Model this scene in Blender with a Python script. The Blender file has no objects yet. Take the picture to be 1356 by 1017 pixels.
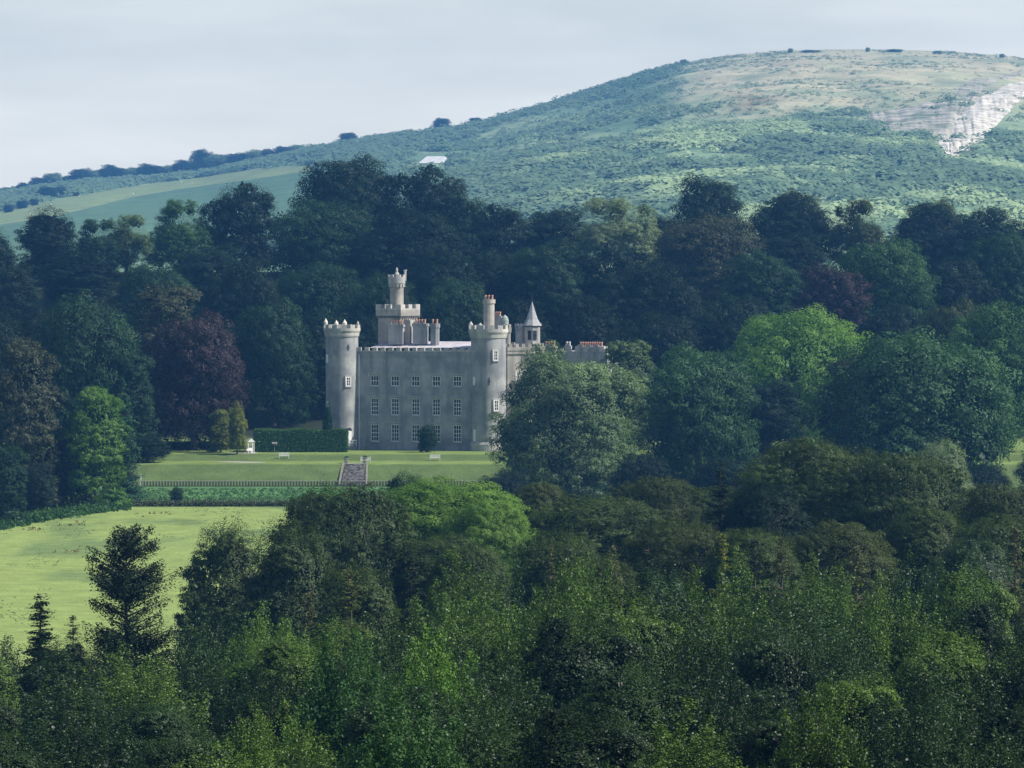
import bpy, math, random
import numpy as np
from mathutils import Vector, Matrix
R = math.radians
SC = bpy.context.scene
COL = SC.collection

# ------------------------------------------------------------------ camera, sky, sun, exposure
F = 5600.0; CX, CY, HOR = 678.0, 508.5, 339.0; CAMZ = 37.0
TP = (CY - HOR) / F; PITCH = math.atan(TP)
cam_d = bpy.data.cameras.new('camera'); cam = bpy.data.objects.new('camera', cam_d); COL.objects.link(cam)
cam.location = (0, 0, CAMZ); cam.rotation_euler = (R(90) - PITCH, 0, 0)
cam_d.sensor_width = 36; cam_d.lens = 36 * F / 1356; cam_d.clip_start = 1; cam_d.clip_end = 40000
SC.camera = cam

SUN_EL, SUN_AZ = R(44), R(99)          # azimuth clockwise from +Y (the view direction)
sun_d = bpy.data.lights.new('sun', 'SUN'); sun = bpy.data.objects.new('sun', sun_d); COL.objects.link(sun)
sun_d.energy = 5.0; sun_d.angle = R(0.5); sun_d.color = (1.0, 0.93, 0.82)
sdir = Vector((math.sin(SUN_AZ) * math.cos(SUN_EL), math.cos(SUN_AZ) * math.cos(SUN_EL), math.sin(SUN_EL)))
sun.rotation_euler = sdir.to_track_quat('Z', 'Y').to_euler()
sun.location = (300, 600, 400)

W = bpy.data.worlds.new('World'); SC.world = W; W.use_nodes = True
nt = W.node_tree; nt.nodes.clear()
def N(nt, t, **kw):
    n = nt.nodes.new(t)
    for k, v in kw.items():
        if k.startswith('i_'): n.inputs[k[2:]].default_value = v
        else: setattr(n, k, v)
    return n
sky = N(nt, 'ShaderNodeTexSky', sky_type='NISHITA', sun_disc=False, sun_elevation=SUN_EL, sun_rotation=SUN_AZ,
        altitude=100, air_density=1.0, dust_density=1.2, ozone_density=1.0)
tc = N(nt, 'ShaderNodeTexCoord'); mp = N(nt, 'ShaderNodeMapping'); mp.inputs['Scale'].default_value = (5, 5, 26)
ns = N(nt, 'ShaderNodeTexNoise', i_Scale=1.3, i_Detail=6.0, i_Roughness=0.55)
rp = N(nt, 'ShaderNodeValToRGB'); rp.color_ramp.elements[0].position = 0.35; rp.color_ramp.elements[1].position = 0.75
rp.color_ramp.elements[0].color = (0.52, 0.52, 0.52, 1); rp.color_ramp.elements[1].color = (1, 1, 1, 1)
mx = N(nt, 'ShaderNodeMix', data_type='RGBA'); mx.inputs['B'].default_value = (11.0, 10.7, 9.4, 1)
bg = N(nt, 'ShaderNodeBackground'); bg.inputs['Strength'].default_value = 0.088
wo = N(nt, 'ShaderNodeOutputWorld')
L = nt.links.new
L(tc.outputs['Generated'], mp.inputs['Vector']); L(mp.outputs[0], ns.inputs['Vector']); L(ns.outputs['Fac'], rp.inputs[0])
sx = N(nt, 'ShaderNodeSeparateXYZ'); L(tc.outputs['Generated'], sx.inputs[0])
mr = N(nt, 'ShaderNodeMapRange'); mr.inputs[1].default_value = 0.05; mr.inputs[2].default_value = 0.16; mr.inputs[3].default_value = 1.0; mr.inputs[4].default_value = 0.04; L(sx.outputs['Z'], mr.inputs[0])
ml = N(nt, 'ShaderNodeMath', operation='MULTIPLY'); L(rp.outputs[0], ml.inputs[0]); L(mr.outputs[0], ml.inputs[1])
L(ml.outputs[0], mx.inputs['Factor']); L(sky.outputs[0], mx.inputs['A']); L(mx.outputs['Result'], bg.inputs[0]); L(bg.outputs[0], wo.inputs[0])

SC.view_settings.view_transform = 'Standard'; SC.view_settings.look = 'None'
SC.view_settings.exposure = 0.62; SC.view_settings.gamma = 1; SC.view_settings.use_curve_mapping = False
SC.cycles.use_denoising = True
HAZE = 0.00013
SC.cycles.max_bounces = 5; SC.cycles.diffuse_bounces = 2; SC.cycles.glossy_bounces = 2
SC.cycles.transmission_bounces = 3; SC.cycles.volume_bounces = 0
SC.cycles.sample_clamp_indirect = 4

# ------------------------------------------------------------------ pixel <-> world helpers (real distances)
cp, sp = math.cos(PITCH), math.sin(PITCH)
def P(px, py, D):
    u = (px - CX) / F; v = (CY - py) / F
    t = D / (cp + v * sp)
    return (t * u, D, CAMZ + t * (-sp + v * cp))
def PZ(py, D): return P(CX, py, D)[2]
def PX(px, D): return (px - CX) / F * D * 1.0008

# ------------------------------------------------------------------ tagging
def tag(o, label=None, cat=None, group=None, kind=None):
    if label: o['label'] = label
    if cat: o['category'] = cat
    if group: o['group'] = group
    if kind: o['kind'] = kind
    return o
def empty(name, loc, rz=0, scale=(1, 1, 1)):
    o = bpy.data.objects.new(name, None); COL.objects.link(o)
    o.location = loc; o.rotation_euler = (0, 0, rz); o.scale = scale; o.empty_display_size = 1
    return o
def link_mesh(name, me, mat=None, parent=None):
    o = bpy.data.objects.new(name, me); COL.objects.link(o)
    if mat is not None and not me.materials: me.materials.append(mat)
    if parent: o.parent = parent
    return o
def np_mesh(name, V, Fq, tint=None, smooth=False):
    """V (n,3), Fq (m,4) quads -> mesh; tint (m,) face attribute"""
    me = bpy.data.meshes.new(name)
    V = np.asarray(V, dtype=np.float32); Fq = np.asarray(Fq, dtype=np.int32)
    me.vertices.add(len(V)); me.vertices.foreach_set('co', V.ravel())
    k = Fq.shape[1]
    me.loops.add(Fq.size); me.loops.foreach_set('vertex_index', Fq.ravel())
    me.polygons.add(len(Fq)); me.polygons.foreach_set('loop_start', np.arange(0, Fq.size, k, dtype=np.int32))
    if smooth: me.polygons.foreach_set('use_smooth', np.ones(len(Fq), dtype=bool))
    if tint is not None:
        a = me.attributes.new('tint', 'FLOAT', 'FACE'); a.data.foreach_set('value', np.asarray(tint, dtype=np.float32))
    me.update(calc_edges=True); me.validate()
    return me
class MB:
    def __init__(s): s.v = []; s.f = []
    def add(s, vs, fs):
        o = len(s.v); s.v += [tuple(q) for q in vs]; s.f += [tuple(i + o for i in q) for q in fs]; return s
    def box(s, x0, x1, y0, y1, z0, z1, rot=None, org=(0, 0)):
        vs = [(x, y, z) for z in (z0, z1) for (x, y) in ((x0, y0), (x1, y0), (x1, y1), (x0, y1))]
        if rot is not None:
            c, n = math.cos(rot), math.sin(rot); ox, oy = org
            vs = [(ox + (x - ox) * c - (y - oy) * n, oy + (x - ox) * n + (y - oy) * c, z) for x, y, z in vs]
        return s.add(vs, [(3, 2, 1, 0), (4, 5, 6, 7), (0, 1, 5, 4), (1, 2, 6, 5), (2, 3, 7, 6), (3, 0, 4, 7)])
    def lathe(s, cx, cy, prof, n=32, a0=0.0):
        o = []
        for r, z in prof:
            o += [(cx + r * math.cos(a0 + 2 * math.pi * k / n), cy + r * math.sin(a0 + 2 * math.pi * k / n), z) for k in range(n)]
        f = []
        for j in range(len(prof) - 1):
            for k in range(n):
                k2 = (k + 1) % n
                f.append((j * n + k, j * n + k2, (j + 1) * n + k2, (j + 1) * n + k))
        f.append(tuple(range(n))[::-1]); f.append(tuple((len(prof) - 1) * n + k for k in range(n)))
        return s.add(o, f)
    def arc(s, cx, cy, r0, r1, z0, z1, a, b, n=3):
        vs = []
        for k in range(n + 1):
            t = a + (b - a) * k / n; c, q = math.cos(t), math.sin(t)
            vs += [(cx + r0 * c, cy + r0 * q, z0), (cx + r1 * c, cy + r1 * q, z0), (cx + r1 * c, cy + r1 * q, z1), (cx + r0 * c, cy + r0 * q, z1)]
        f = []
        for k in range(n):
            i = 4 * k
            for j in range(4): f.append((i + j, i + (j + 1) % 4, i + 4 + (j + 1) % 4, i + 4 + j))
        f.append((0, 3, 2, 1)); f.append((4 * n, 4 * n + 1, 4 * n + 2, 4 * n + 3))
        return s.add(vs, f)
    def tube(s, pts, rad, n=7):
        pts = [Vector(p) for p in pts]; o = []
        for i, p in enumerate(pts):
            d = (pts[min(i + 1, len(pts) - 1)] - pts[max(i - 1, 0)]).normalized()
            a = d.orthogonal().normalized() if abs(d.z) > .9 else d.cross(Vector((0, 0, 1))).normalized()
            b = d.cross(a)
            r = rad[i] if hasattr(rad, '__len__') else rad
            o += [tuple(p + a * (r * math.cos(2 * math.pi * k / n)) + b * (r * math.sin(2 * math.pi * k / n))) for k in range(n)]
        f = [(j * n + k, j * n + (k + 1) % n, (j + 1) * n + (k + 1) % n, (j + 1) * n + k) for j in range(len(pts) - 1) for k in range(n)]
        f.append(tuple(range(n))[::-1]); f.append(tuple((len(pts) - 1) * n + k for k in range(n)))
        return s.add(o, f)
    def mesh(s, name, mat=None):
        me = bpy.data.meshes.new(name); me.from_pydata(s.v, [], s.f)
        import bmesh
        bm = bmesh.new(); bm.from_mesh(me); bmesh.ops.recalc_face_normals(bm, faces=bm.faces); bm.to_mesh(me); bm.free()
        if mat: me.materials.append(mat)
        return me
    def build(s, name, mat, parent=None): return link_mesh(name, s.mesh(name, mat), None, parent)

# ------------------------------------------------------------------ materials
def mat_new(name):
    m = bpy.data.materials.new(name); m.use_nodes = True; m.node_tree.nodes.clear()
    return m, m.node_tree
def mat_leaf(name, dark, light, rough=0.5, gloss=0.06, trans=0.25, patch=None, patch_scale=0.25):
    k = .80; light = tuple(1.45 * q for q in light); dark = tuple(k * q for q in dark); light = tuple(k * q for q in light); gloss *= .15; rough = max(rough, .45)
    m, t = mat_new(name); L = t.links.new
    at = N(t, 'ShaderNodeAttribute', attribute_name='tint'); oi = N(t, 'ShaderNodeObjectInfo')
    ad = N(t, 'ShaderNodeMath', operation='MULTIPLY_ADD'); L(oi.outputs['Random'], ad.inputs[0]); ad.inputs[1].default_value = 0.3
    L(at.outputs['Fac'], ad.inputs[2])
    sb = N(t, 'ShaderNodeMath', operation='SUBTRACT', use_clamp=True); L(ad.outputs[0], sb.inputs[0]); sb.inputs[1].default_value = 0.15
    mx = N(t, 'ShaderNodeMix', data_type='RGBA'); mx.inputs['A'].default_value = (*dark, 1); mx.inputs['B'].default_value = (*light, 1)
    L(sb.outputs[0], mx.inputs['Factor']); colr = mx.outputs['Result']
    if patch:
        tc = N(t, 'ShaderNodeTexCoord'); nz = N(t, 'ShaderNodeTexNoise', i_Scale=patch_scale, i_Detail=2.0)
        L(tc.outputs['Object'], nz.inputs['Vector'])
        cr = N(t, 'ShaderNodeValToRGB'); cr.color_ramp.elements[0].position = .52; cr.color_ramp.elements[1].position = .62
        L(nz.outputs['Fac'], cr.inputs[0])
        m2 = N(t, 'ShaderNodeMix', data_type='RGBA'); L(cr.outputs[0], m2.inputs['Factor']); L(colr, m2.inputs['A'])
        m2.inputs['B'].default_value = (*patch, 1); colr = m2.outputs['Result']
    df = N(t, 'ShaderNodeBsdfDiffuse'); tr = N(t, 'ShaderNodeBsdfTranslucent'); gl = N(t, 'ShaderNodeBsdfGlossy', i_Roughness=rough)
    L(colr, df.inputs[0]); gl.inputs['Color'].default_value = (0.9, 0.95, 1, 1)
    tcx = N(t, 'ShaderNodeMix', data_type='RGBA', blend_type='MULTIPLY'); tcx.inputs['Factor'].default_value = 1
    L(colr, tcx.inputs['A']); tcx.inputs['B'].default_value = (1.3, 1.5, 0.5, 1); L(tcx.outputs['Result'], tr.inputs[0])
    a = N(t, 'ShaderNodeMixShader'); a.inputs[0].default_value = trans; L(df.outputs[0], a.inputs[1]); L(tr.outputs[0], a.inputs[2])
    b = N(t, 'ShaderNodeMixShader'); b.inputs[0].default_value = gloss; L(a.outputs[0], b.inputs[1]); L(gl.outputs[0], b.inputs[2])
    o = N(t, 'ShaderNodeOutputMaterial'); L(b.outputs[0], o.inputs[0])
    return m
def mat_noise(name, c1, c2, scale=1.0, rough=0.9, bump=0.0, bscale=None, c3=None, s3=0.2, stretch=(1, 1, 1), spec=0.3, lo=.35, hi=.65, metallic=0):
    m, t = mat_new(name); L = t.links.new
    tc = N(t, 'ShaderNodeTexCoord'); mp = N(t, 'ShaderNodeMapping'); mp.inputs['Scale'].default_value = stretch
    L(tc.outputs['Object'], mp.inputs['Vector'])
    nz = N(t, 'ShaderNodeTexNoise', i_Scale=scale, i_Detail=5.0, i_Roughness=0.6); L(mp.outputs[0], nz.inputs['Vector'])
    cr = N(t, 'ShaderNodeMapRange'); cr.inputs[1].default_value = lo; cr.inputs[2].default_value = hi; L(nz.outputs['Fac'], cr.inputs[0])
    mx = N(t, 'ShaderNodeMix', data_type='RGBA'); mx.inputs['A'].default_value = (*c1, 1); mx.inputs['B'].default_value = (*c2, 1); L(cr.outputs[0], mx.inputs['Factor'])
    colr = mx.outputs['Result']
    if c3:
        n3 = N(t, 'ShaderNodeTexNoise', i_Scale=s3, i_Detail=4.0); L(mp.outputs[0], n3.inputs['Vector'])
        r3 = N(t, 'ShaderNodeMapRange'); r3.inputs[1].default_value = .45; r3.inputs[2].default_value = .7; L(n3.outputs['Fac'], r3.inputs[0])
        m3 = N(t, 'ShaderNodeMix', data_type='RGBA'); L(r3.outputs[0], m3.inputs['Factor']); L(colr, m3.inputs['A']); m3.inputs['B'].default_value = (*c3, 1); colr = m3.outputs['Result']
    b = N(t, 'ShaderNodeBsdfPrincipled', i_Roughness=rough); b.inputs['Specular IOR Level'].default_value = spec; b.inputs['Metallic'].default_value = metallic
    L(colr, b.inputs['Base Color'])
    if bump:
        nb = N(t, 'ShaderNodeTexNoise', i_Scale=bscale or scale * 4, i_Detail=4.0); L(mp.outputs[0], nb.inputs['Vector'])
        bp = N(t, 'ShaderNodeBump'); bp.inputs['Strength'].default_value = bump; bp.inputs['Distance'].default_value = 0.3
        L(nb.outputs['Fac'], bp.inputs['Height']); L(bp.outputs[0], b.inputs['Normal'])
    o = N(t, 'ShaderNodeOutputMaterial'); L(b.outputs[0], o.inputs[0])
    return m
def mat_vcol(name, nscale=0.3, amt=0.35, fine=3.0, rough=0.95, bump=0.4):
    """terrain: its cover colour is stored per vertex in 'cover', broken up by noise"""
    m, t = mat_new(name); L = t.links.new
    at = N(t, 'ShaderNodeAttribute', attribute_name='cover'); tc = N(t, 'ShaderNodeTexCoord')
    n1 = N(t, 'ShaderNodeTexNoise', i_Scale=nscale, i_Detail=6.0, i_Roughness=.65); L(tc.outputs['Object'], n1.inputs['Vector'])
    r1 = N(t, 'ShaderNodeMapRange'); r1.inputs[1].default_value = .3; r1.inputs[2].default_value = .7
    r1.inputs[3].default_value = 1 - amt; r1.inputs[4].default_value = 1 + amt; L(n1.outputs['Fac'], r1.inputs[0])
    n2 = N(t, 'ShaderNodeTexNoise', i_Scale=fine, i_Detail=3.0); L(tc.outputs['Object'], n2.inputs['Vector'])
    r2 = N(t, 'ShaderNodeMapRange'); r2.inputs[1].default_value = .3; r2.inputs[2].default_value = .7
    r2.inputs[3].default_value = 1 - amt * .6; r2.inputs[4].default_value = 1 + amt * .6; L(n2.outputs['Fac'], r2.inputs[0])
    mu = N(t, 'ShaderNodeMath', operation='MULTIPLY'); L(r1.outputs[0], mu.inputs[0]); L(r2.outputs[0], mu.inputs[1])
    vs = N(t, 'ShaderNodeVectorMath', operation='SCALE'); L(at.outputs['Color'], vs.inputs[0]); L(mu.outputs[0], vs.inputs['Scale'])
    b = N(t, 'ShaderNodeBsdfPrincipled', i_Roughness=rough); b.inputs['Specular IOR Level'].default_value = 0.1
    L(vs.outputs[0], b.inputs['Base Color'])
    bp = N(t, 'ShaderNodeBump'); bp.inputs['Strength'].default_value = bump; bp.inputs['Distance'].default_value = 0.3
    L(n2.outputs['Fac'], bp.inputs['Height']); L(bp.outputs[0], b.inputs['Normal'])
    o = N(t, 'ShaderNodeOutputMaterial'); L(b.outputs[0], o.inputs[0])
    return m
LEAF = {
 'dark':   mat_leaf('leaf_dark', (0.0072, 0.0216, 0.0122), (0.0273, 0.0680, 0.0292)),
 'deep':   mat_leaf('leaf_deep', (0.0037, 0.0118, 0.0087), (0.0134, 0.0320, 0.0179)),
 'mid':    mat_leaf('leaf_mid', (0.0160, 0.0480, 0.0144), (0.0624, 0.1352, 0.0364)),
 'bright': mat_leaf('leaf_bright', (0.0372, 0.1114, 0.0149), (0.1422, 0.2399, 0.0458), trans=.3),
 'lime':   mat_leaf('leaf_lime', (0.0449, 0.1346, 0.0180), (0.1665, 0.2779, 0.0525), trans=.35),
 'park':   mat_leaf('leaf_park', (0.0130, 0.0400, 0.0180), (0.0690, 0.1437, 0.0517)),
 'copper': mat_leaf('leaf_copper', (.0150, .0120, .0140), (.0480, .0310, .0350), trans=.12),
 'brown':  mat_leaf('leaf_brown', (.022, .030, .015), (.066, .076, .040), trans=.15),
 'olive':  mat_leaf('leaf_olive', (0.0224, 0.0400, 0.0112), (0.0680, 0.0880, 0.0280)),
 'pale':   mat_leaf('leaf_pale', (.070, .120, .050), (.170, .220, .120), trans=.3),
 'sage':   mat_leaf('leaf_sage', (0.0350, 0.0750, 0.0280), (0.1560, 0.2220, 0.0900), gloss=.08),
 'beech':  mat_leaf('leaf_beech', (0.0121, 0.0270, 0.0081), (0.0648, 0.0990, 0.0252), gloss=.08, patch=(.036, .056, .018), patch_scale=.12),
 'birch':  mat_leaf('leaf_birch', (0.0061, 0.0177, 0.0033), (0.1217, 0.2058, 0.0375), rough=.33, gloss=.10, trans=.22),
 'birchd': mat_leaf('leaf_birch_dark', (0.0031, 0.0091, 0.0031), (0.0420, 0.0803, 0.0252), rough=.33, gloss=.11, trans=.2),
 'birchy': mat_leaf('leaf_birch_yellow', (0.0168, 0.0357, 0.0059), (0.1403, 0.1857, 0.0330), rough=.36, gloss=.10, trans=.25),
 'fir':    mat_leaf('leaf_fir', (0.0048, 0.0144, 0.0096), (0.0176, 0.0336, 0.0160), gloss=.05, trans=.08),
 'larch':  mat_leaf('leaf_larch', (.036, .055, .018), (.110, .130, .045), trans=.2),
 'yew':    mat_leaf('leaf_yew', (0.0196, 0.0630, 0.0336), (0.0560, 0.1360, 0.0640), trans=.1),
 'hill':   mat_leaf('leaf_hill', (0.0567, 0.1250, 0.0829), (0.2639, 0.3500, 0.1856), trans=.1),  # distance haze partly put into this paler, bluer green
 'rough':  mat_leaf('leaf_rough_grass', (.05, .12, .04), (.10, .20, .07), trans=.2),
 'rust':   mat_leaf('leaf_rust', (.11, .075, .03), (.20, .13, .07), trans=.2),
 'golden': mat_leaf('leaf_golden', (.050, .085, .012), (.190, .210, .040), trans=.25),
}
BARK = mat_noise('bark', (.05, .042, .033), (.12, .105, .085), 3, stretch=(3, 3, .6), bump=.4)
BARKP = mat_noise('bark_pale', (.16, .15, .12), (.34, .32, .28), 2, stretch=(2, 2, .6), bump=.4)

# ------------------------------------------------------------------ ground
PROF = np.array([(-200, 37), (-60, 36), (0, 35), (40, 31), (80, 23), (120, 15), (145, 11.5), (170, 8.5), (200, 5), (260, -1), (350, -7), (470, -9), (600, -8.2), (738, -7.1),
  (745, -7.0), (750, -6.9), (757, -6.2), (761.5, -4.7), (764, -4.45), (773, -1.2), (775, -1.05), (782, -1.0), (783.5, -.95), (789.5, -0.05), (791, 0.0), (832, 0), (860, 2), (900, 9), (1000, 27), (1060, 33), (1120, 32), (1200, 26), (1400, 18), (1900, 20)], dtype=float)
def sstep(a, b, x): t = np.clip((x - a) / (b - a), 0, 1); return t * t * (3 - 2 * t)
def vnoise(x, y, seed=0):
    xi = np.floor(x).astype(np.int64); yi = np.floor(y).astype(np.int64); fx = x - xi; fy = y - yi
    fx = fx * fx * (3 - 2 * fx); fy = fy * fy * (3 - 2 * fy)
    def h(a, b):
        n = (a * 374761393 + b * 668265263 + seed * 1442695041) & 0xffffffff
        n = ((n ^ (n >> 13)) * 1274126177) & 0xffffffff
        return ((n ^ (n >> 16)) & 0xffff) / 65535.0
    return (h(xi, yi) * (1 - fx) + h(xi + 1, yi) * fx) * (1 - fy) + (h(xi, yi + 1) * (1 - fx) + h(xi + 1, yi + 1) * fx) * fy
def fbm(x, y, o=4, seed=0):
    s = 0; a = .5
    for k in range(o): s = s + a * vnoise(x * 2 ** k, y * 2 ** k, seed + k); a *= .5
    return s
CREST = np.array([(-2600, 420), (-1500, 345), (-600, 292), (0, 258), (60, 247), (120, 240), (200, 236), (270, 228), (330, 215), (400, 200), (460, 188), (520, 180), (580, 170), (640, 160), (700, 142), (760, 127), (820, 108),
  (860, 95), (900, 84), (960, 74), (1040, 67), (1100, 66), (1180, 66), (1260, 69), (1330, 74), (1500, 95), (2000, 190), (3200, 330)], dtype=float)
def hill_z(x, D):
    px = CX + F * x / np.maximum(D, 1)
    py = np.interp(px, CREST[:, 0], CREST[:, 1])
    zc = CAMZ + (HOR - py) / F * 5000
    t = np.clip((D - 1400) / 3600, 0, 1)
    # bulging face: steep in the middle, gently rounded at the top
    face = np.interp(t, [0, .2, .4, .55, .7, .85, 1.0], [0, .08, .27, .45, .65, .83, 1.0])
    z = 18 + (zc - 18) * face
    rough = (fbm(x / 210, D / 230, 4, 7) - .47) * 30 * np.clip(t * 2, 0, 1) * (1 - sstep(.85, 1, t)) * sstep(300, 700, px)
    back = np.clip((D - 5000) / 4000, 0, 1)
    return z + rough - back * (zc + 40)
def gz(x, D):
    x = np.asarray(x, float); D = np.asarray(D, float)
    base = np.interp(D, PROF[:, 0], PROF[:, 1])
    mask = sstep(1000, 1300, D) * 0
    px = CX + F * x / np.maximum(D, 1)
    far = np.where(D > 1400, hill_z(x, D), base)
    n = (fbm(x / 40, D / 40, 3, 3) - .45) * 1.2 * (1 - sstep(700, 742, D)) * sstep(250, 420, D)
    px = CX + F * x / np.maximum(D, 1)
    knoll = 9.5 * sstep(400, 580, px) * sstep(315, 385, D) * (1 - sstep(500, 600, D))
    return far + n + knoll
def gz1(x, D): return float(gz(np.array([x]), np.array([D]))[0])
def grid_mesh(name, xs_of, Ds, ns, colfn, mat):
    S = np.linspace(-1, 1, ns); Dg, Sg = np.meshgrid(Ds, S, indexing='ij'); Xg = Sg * xs_of(Dg)
    Zg = gz(Xg, Dg); V = np.stack([Xg, Dg, Zg], -1).reshape(-1, 3)
    r, c = len(Ds), ns; I = np.arange(r * c).reshape(r, c)
    Q = np.stack([I[:-1, :-1], I[:-1, 1:], I[1:, 1:], I[1:, :-1]], -1).reshape(-1, 4)
    me = np_mesh(name, V, Q, smooth=True)
    cl = colfn(V[:, 0], V[:, 1], V[:, 2]); a = me.color_attributes.new('cover', 'FLOAT_COLOR', 'POINT')
    a.data.foreach_set('color', np.concatenate([cl, np.ones((len(cl), 1))], 1).astype(np.float32).ravel())
    me.materials.append(mat); return me
def mixc(a, b, t): return a * (1 - t[:, None]) + b * t[:, None]
def col_near(x, D, z):
    px = CX + F * x / np.maximum(D, 1)
    past = np.array((.20, .265, .08)); tuss = np.array((.13, .185, .065)); rough = np.array((.075, .16, .06)); lawn = np.array((.115, .175, .05)); bank = np.array((.085, .125, .042)); wood = np.array((.02, .028, .015)); strip = np.array((.05, .075, .035)); lightg = np.array((.15, .21, .06))
    n = fbm(x / 9, D / 22, 4, 11); c = mixc(np.tile(past, (len(x), 1)), tuss, sstep(.5, .72, n))
    n2 = fbm(x / 60, D / 60, 3, 5); c = mixc(c, past * np.array((1.15, 1.05, .9)), sstep(.4, .7, n2) * .6)
    c = mixc(c, wood, 1 - sstep(360, 440, D)); c = mixc(c, wood, sstep(560, 700, px) * (D < 742))
    c = mixc(c, strip, sstep(740, 743, D)); c = mixc(c, rough, sstep(746, 749, D)); c = mixc(c, bank, sstep(761, 764, D)); c = mixc(c, lightg, sstep(773, 774.5, D)); c = mixc(c, bank * 1.05, sstep(782.5, 783.5, D)); c = mixc(c, lightg, sstep(789, 790.5, D))
    c = mixc(c, wood, sstep(835, 845, D)); 
    return c
D1 = np.unique(np.concatenate([np.linspace(-200, 360, 50), np.linspace(360, 735, 180), np.linspace(735, 800, 131), np.linspace(800, 1150, 60), [1275, 1400]]))
spread = lambda D: 90 + np.maximum(D, 0) * 0.32
G = mat_vcol('grassland', 0.25, .22, 2.2)
ground = link_mesh('ground', grid_mesh('ground', spread, D1, 420, col_near, G)); tag(ground, kind='structure')
def in_poly(px, py, poly):
    c = np.zeros(len(px), bool); n = len(poly)
    for i in range(n):
        x0, y0 = poly[i]; x1, y1 = poly[(i + 1) % n]
        if y0 == y1: continue
        hit = ((y0 > py) != (y1 > py)) & (px < (x1 - x0) * (py - y0) / (y1 - y0) + x0); c ^= hit
    return c
def topx(x, D, z):
    d = D * cp + (CAMZ - z) * sp; v = ((z - CAMZ) * cp + D * sp) / d
    return CX + F * x / d, CY - F * v
PASTURE = [(-200, 292), (0, 281), (60, 268), (150, 250), (250, 237), (330, 225), (420, 217), (425, 224), (330, 238), (240, 250), (170, 262), (80, 285), (0, 298), (-200, 315)]
LOWER = [(-200, 315), (0, 298), (80, 285), (170, 262), (240, 250), (330, 238), (425, 224), (430, 300), (-200, 420)]
def col_hill(x, D, z):
    px, py = topx(x, D, z)
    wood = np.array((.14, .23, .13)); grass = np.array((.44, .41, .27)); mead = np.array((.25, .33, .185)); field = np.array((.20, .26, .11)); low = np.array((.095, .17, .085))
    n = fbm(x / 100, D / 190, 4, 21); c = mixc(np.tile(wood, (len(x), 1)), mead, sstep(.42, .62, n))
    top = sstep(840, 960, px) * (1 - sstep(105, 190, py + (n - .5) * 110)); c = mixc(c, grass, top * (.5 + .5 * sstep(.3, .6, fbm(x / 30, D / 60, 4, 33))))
    sp2 = sstep(940, 1000, px) * (1 - sstep(1070, 1120, px)) * sstep(105, 120, py) * (1 - sstep(145, 165, py)) * sstep(.4, .6, n); c = mixc(c, np.array((.27, .23, .14)), sp2)
    low_m = in_poly(px, py, LOWER).astype(float); c = mixc(c, low, low_m)
    c = mixc(c, field, in_poly(px, py, PASTURE).astype(float))
    return c
D2 = np.unique(np.concatenate([np.linspace(1400, 2000, 30), np.linspace(2000, 5060, 330), np.linspace(5080, 5260, 6)]))
HM = mat_vcol('hillside', 0.03, .25, .25, bump=0)
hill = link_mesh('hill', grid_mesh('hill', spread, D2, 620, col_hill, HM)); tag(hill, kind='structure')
# ------------------------------------------------------------------ foliage generators
rs = np.random.RandomState
def sq(d, p=2.7):
    r = 1 / (np.linalg.norm(d[:, :2], axis=1) ** p + np.abs(d[:, 2]) ** p) ** (1 / p)
    return np.where(d[:, 2] > 0, r, 1)[:, None]
def unit(v): return v / np.maximum(np.linalg.norm(v, axis=-1, keepdims=True), 1e-9)
def fibdirs(n, g, zmin=-.5):
    out = []; m = int(n * 2 / (1 - zmin)) + 1
    for i in range(m):
        z = 1 - 2 * (i + .5) / m
        if z < zmin: break
        a = i * 2.39996; r = math.sqrt(1 - z * z); out.append((r * math.cos(a), r * math.sin(a), z))
    d = np.array(out) + g.normal(0, .16, (len(out), 3)); return unit(d)
def quads(pos, nrm, size, g, aspect=.62):
    n = len(pos); t = unit(np.cross(nrm, g.normal(0, 1, (n, 3)))); b = np.cross(nrm, t)
    s = size * (0.65 + .7 * g.rand(n)); s = s[:, None]
    a = t * s * .5; c = b * s * .5 * aspect
    V = np.stack([pos - a, pos - c + a * .15, pos + a, pos + c + a * .15], 1).reshape(-1, 3)
    return V
def mk(name, parts):
    """parts: list of (V, tint)"""
    V = np.concatenate([p[0] for p in parts]); T = np.concatenate([p[1] for p in parts])
    return np_mesh(name, V, np.arange(len(V)).reshape(-1, 4), np.clip(T, 0, 1))
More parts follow.
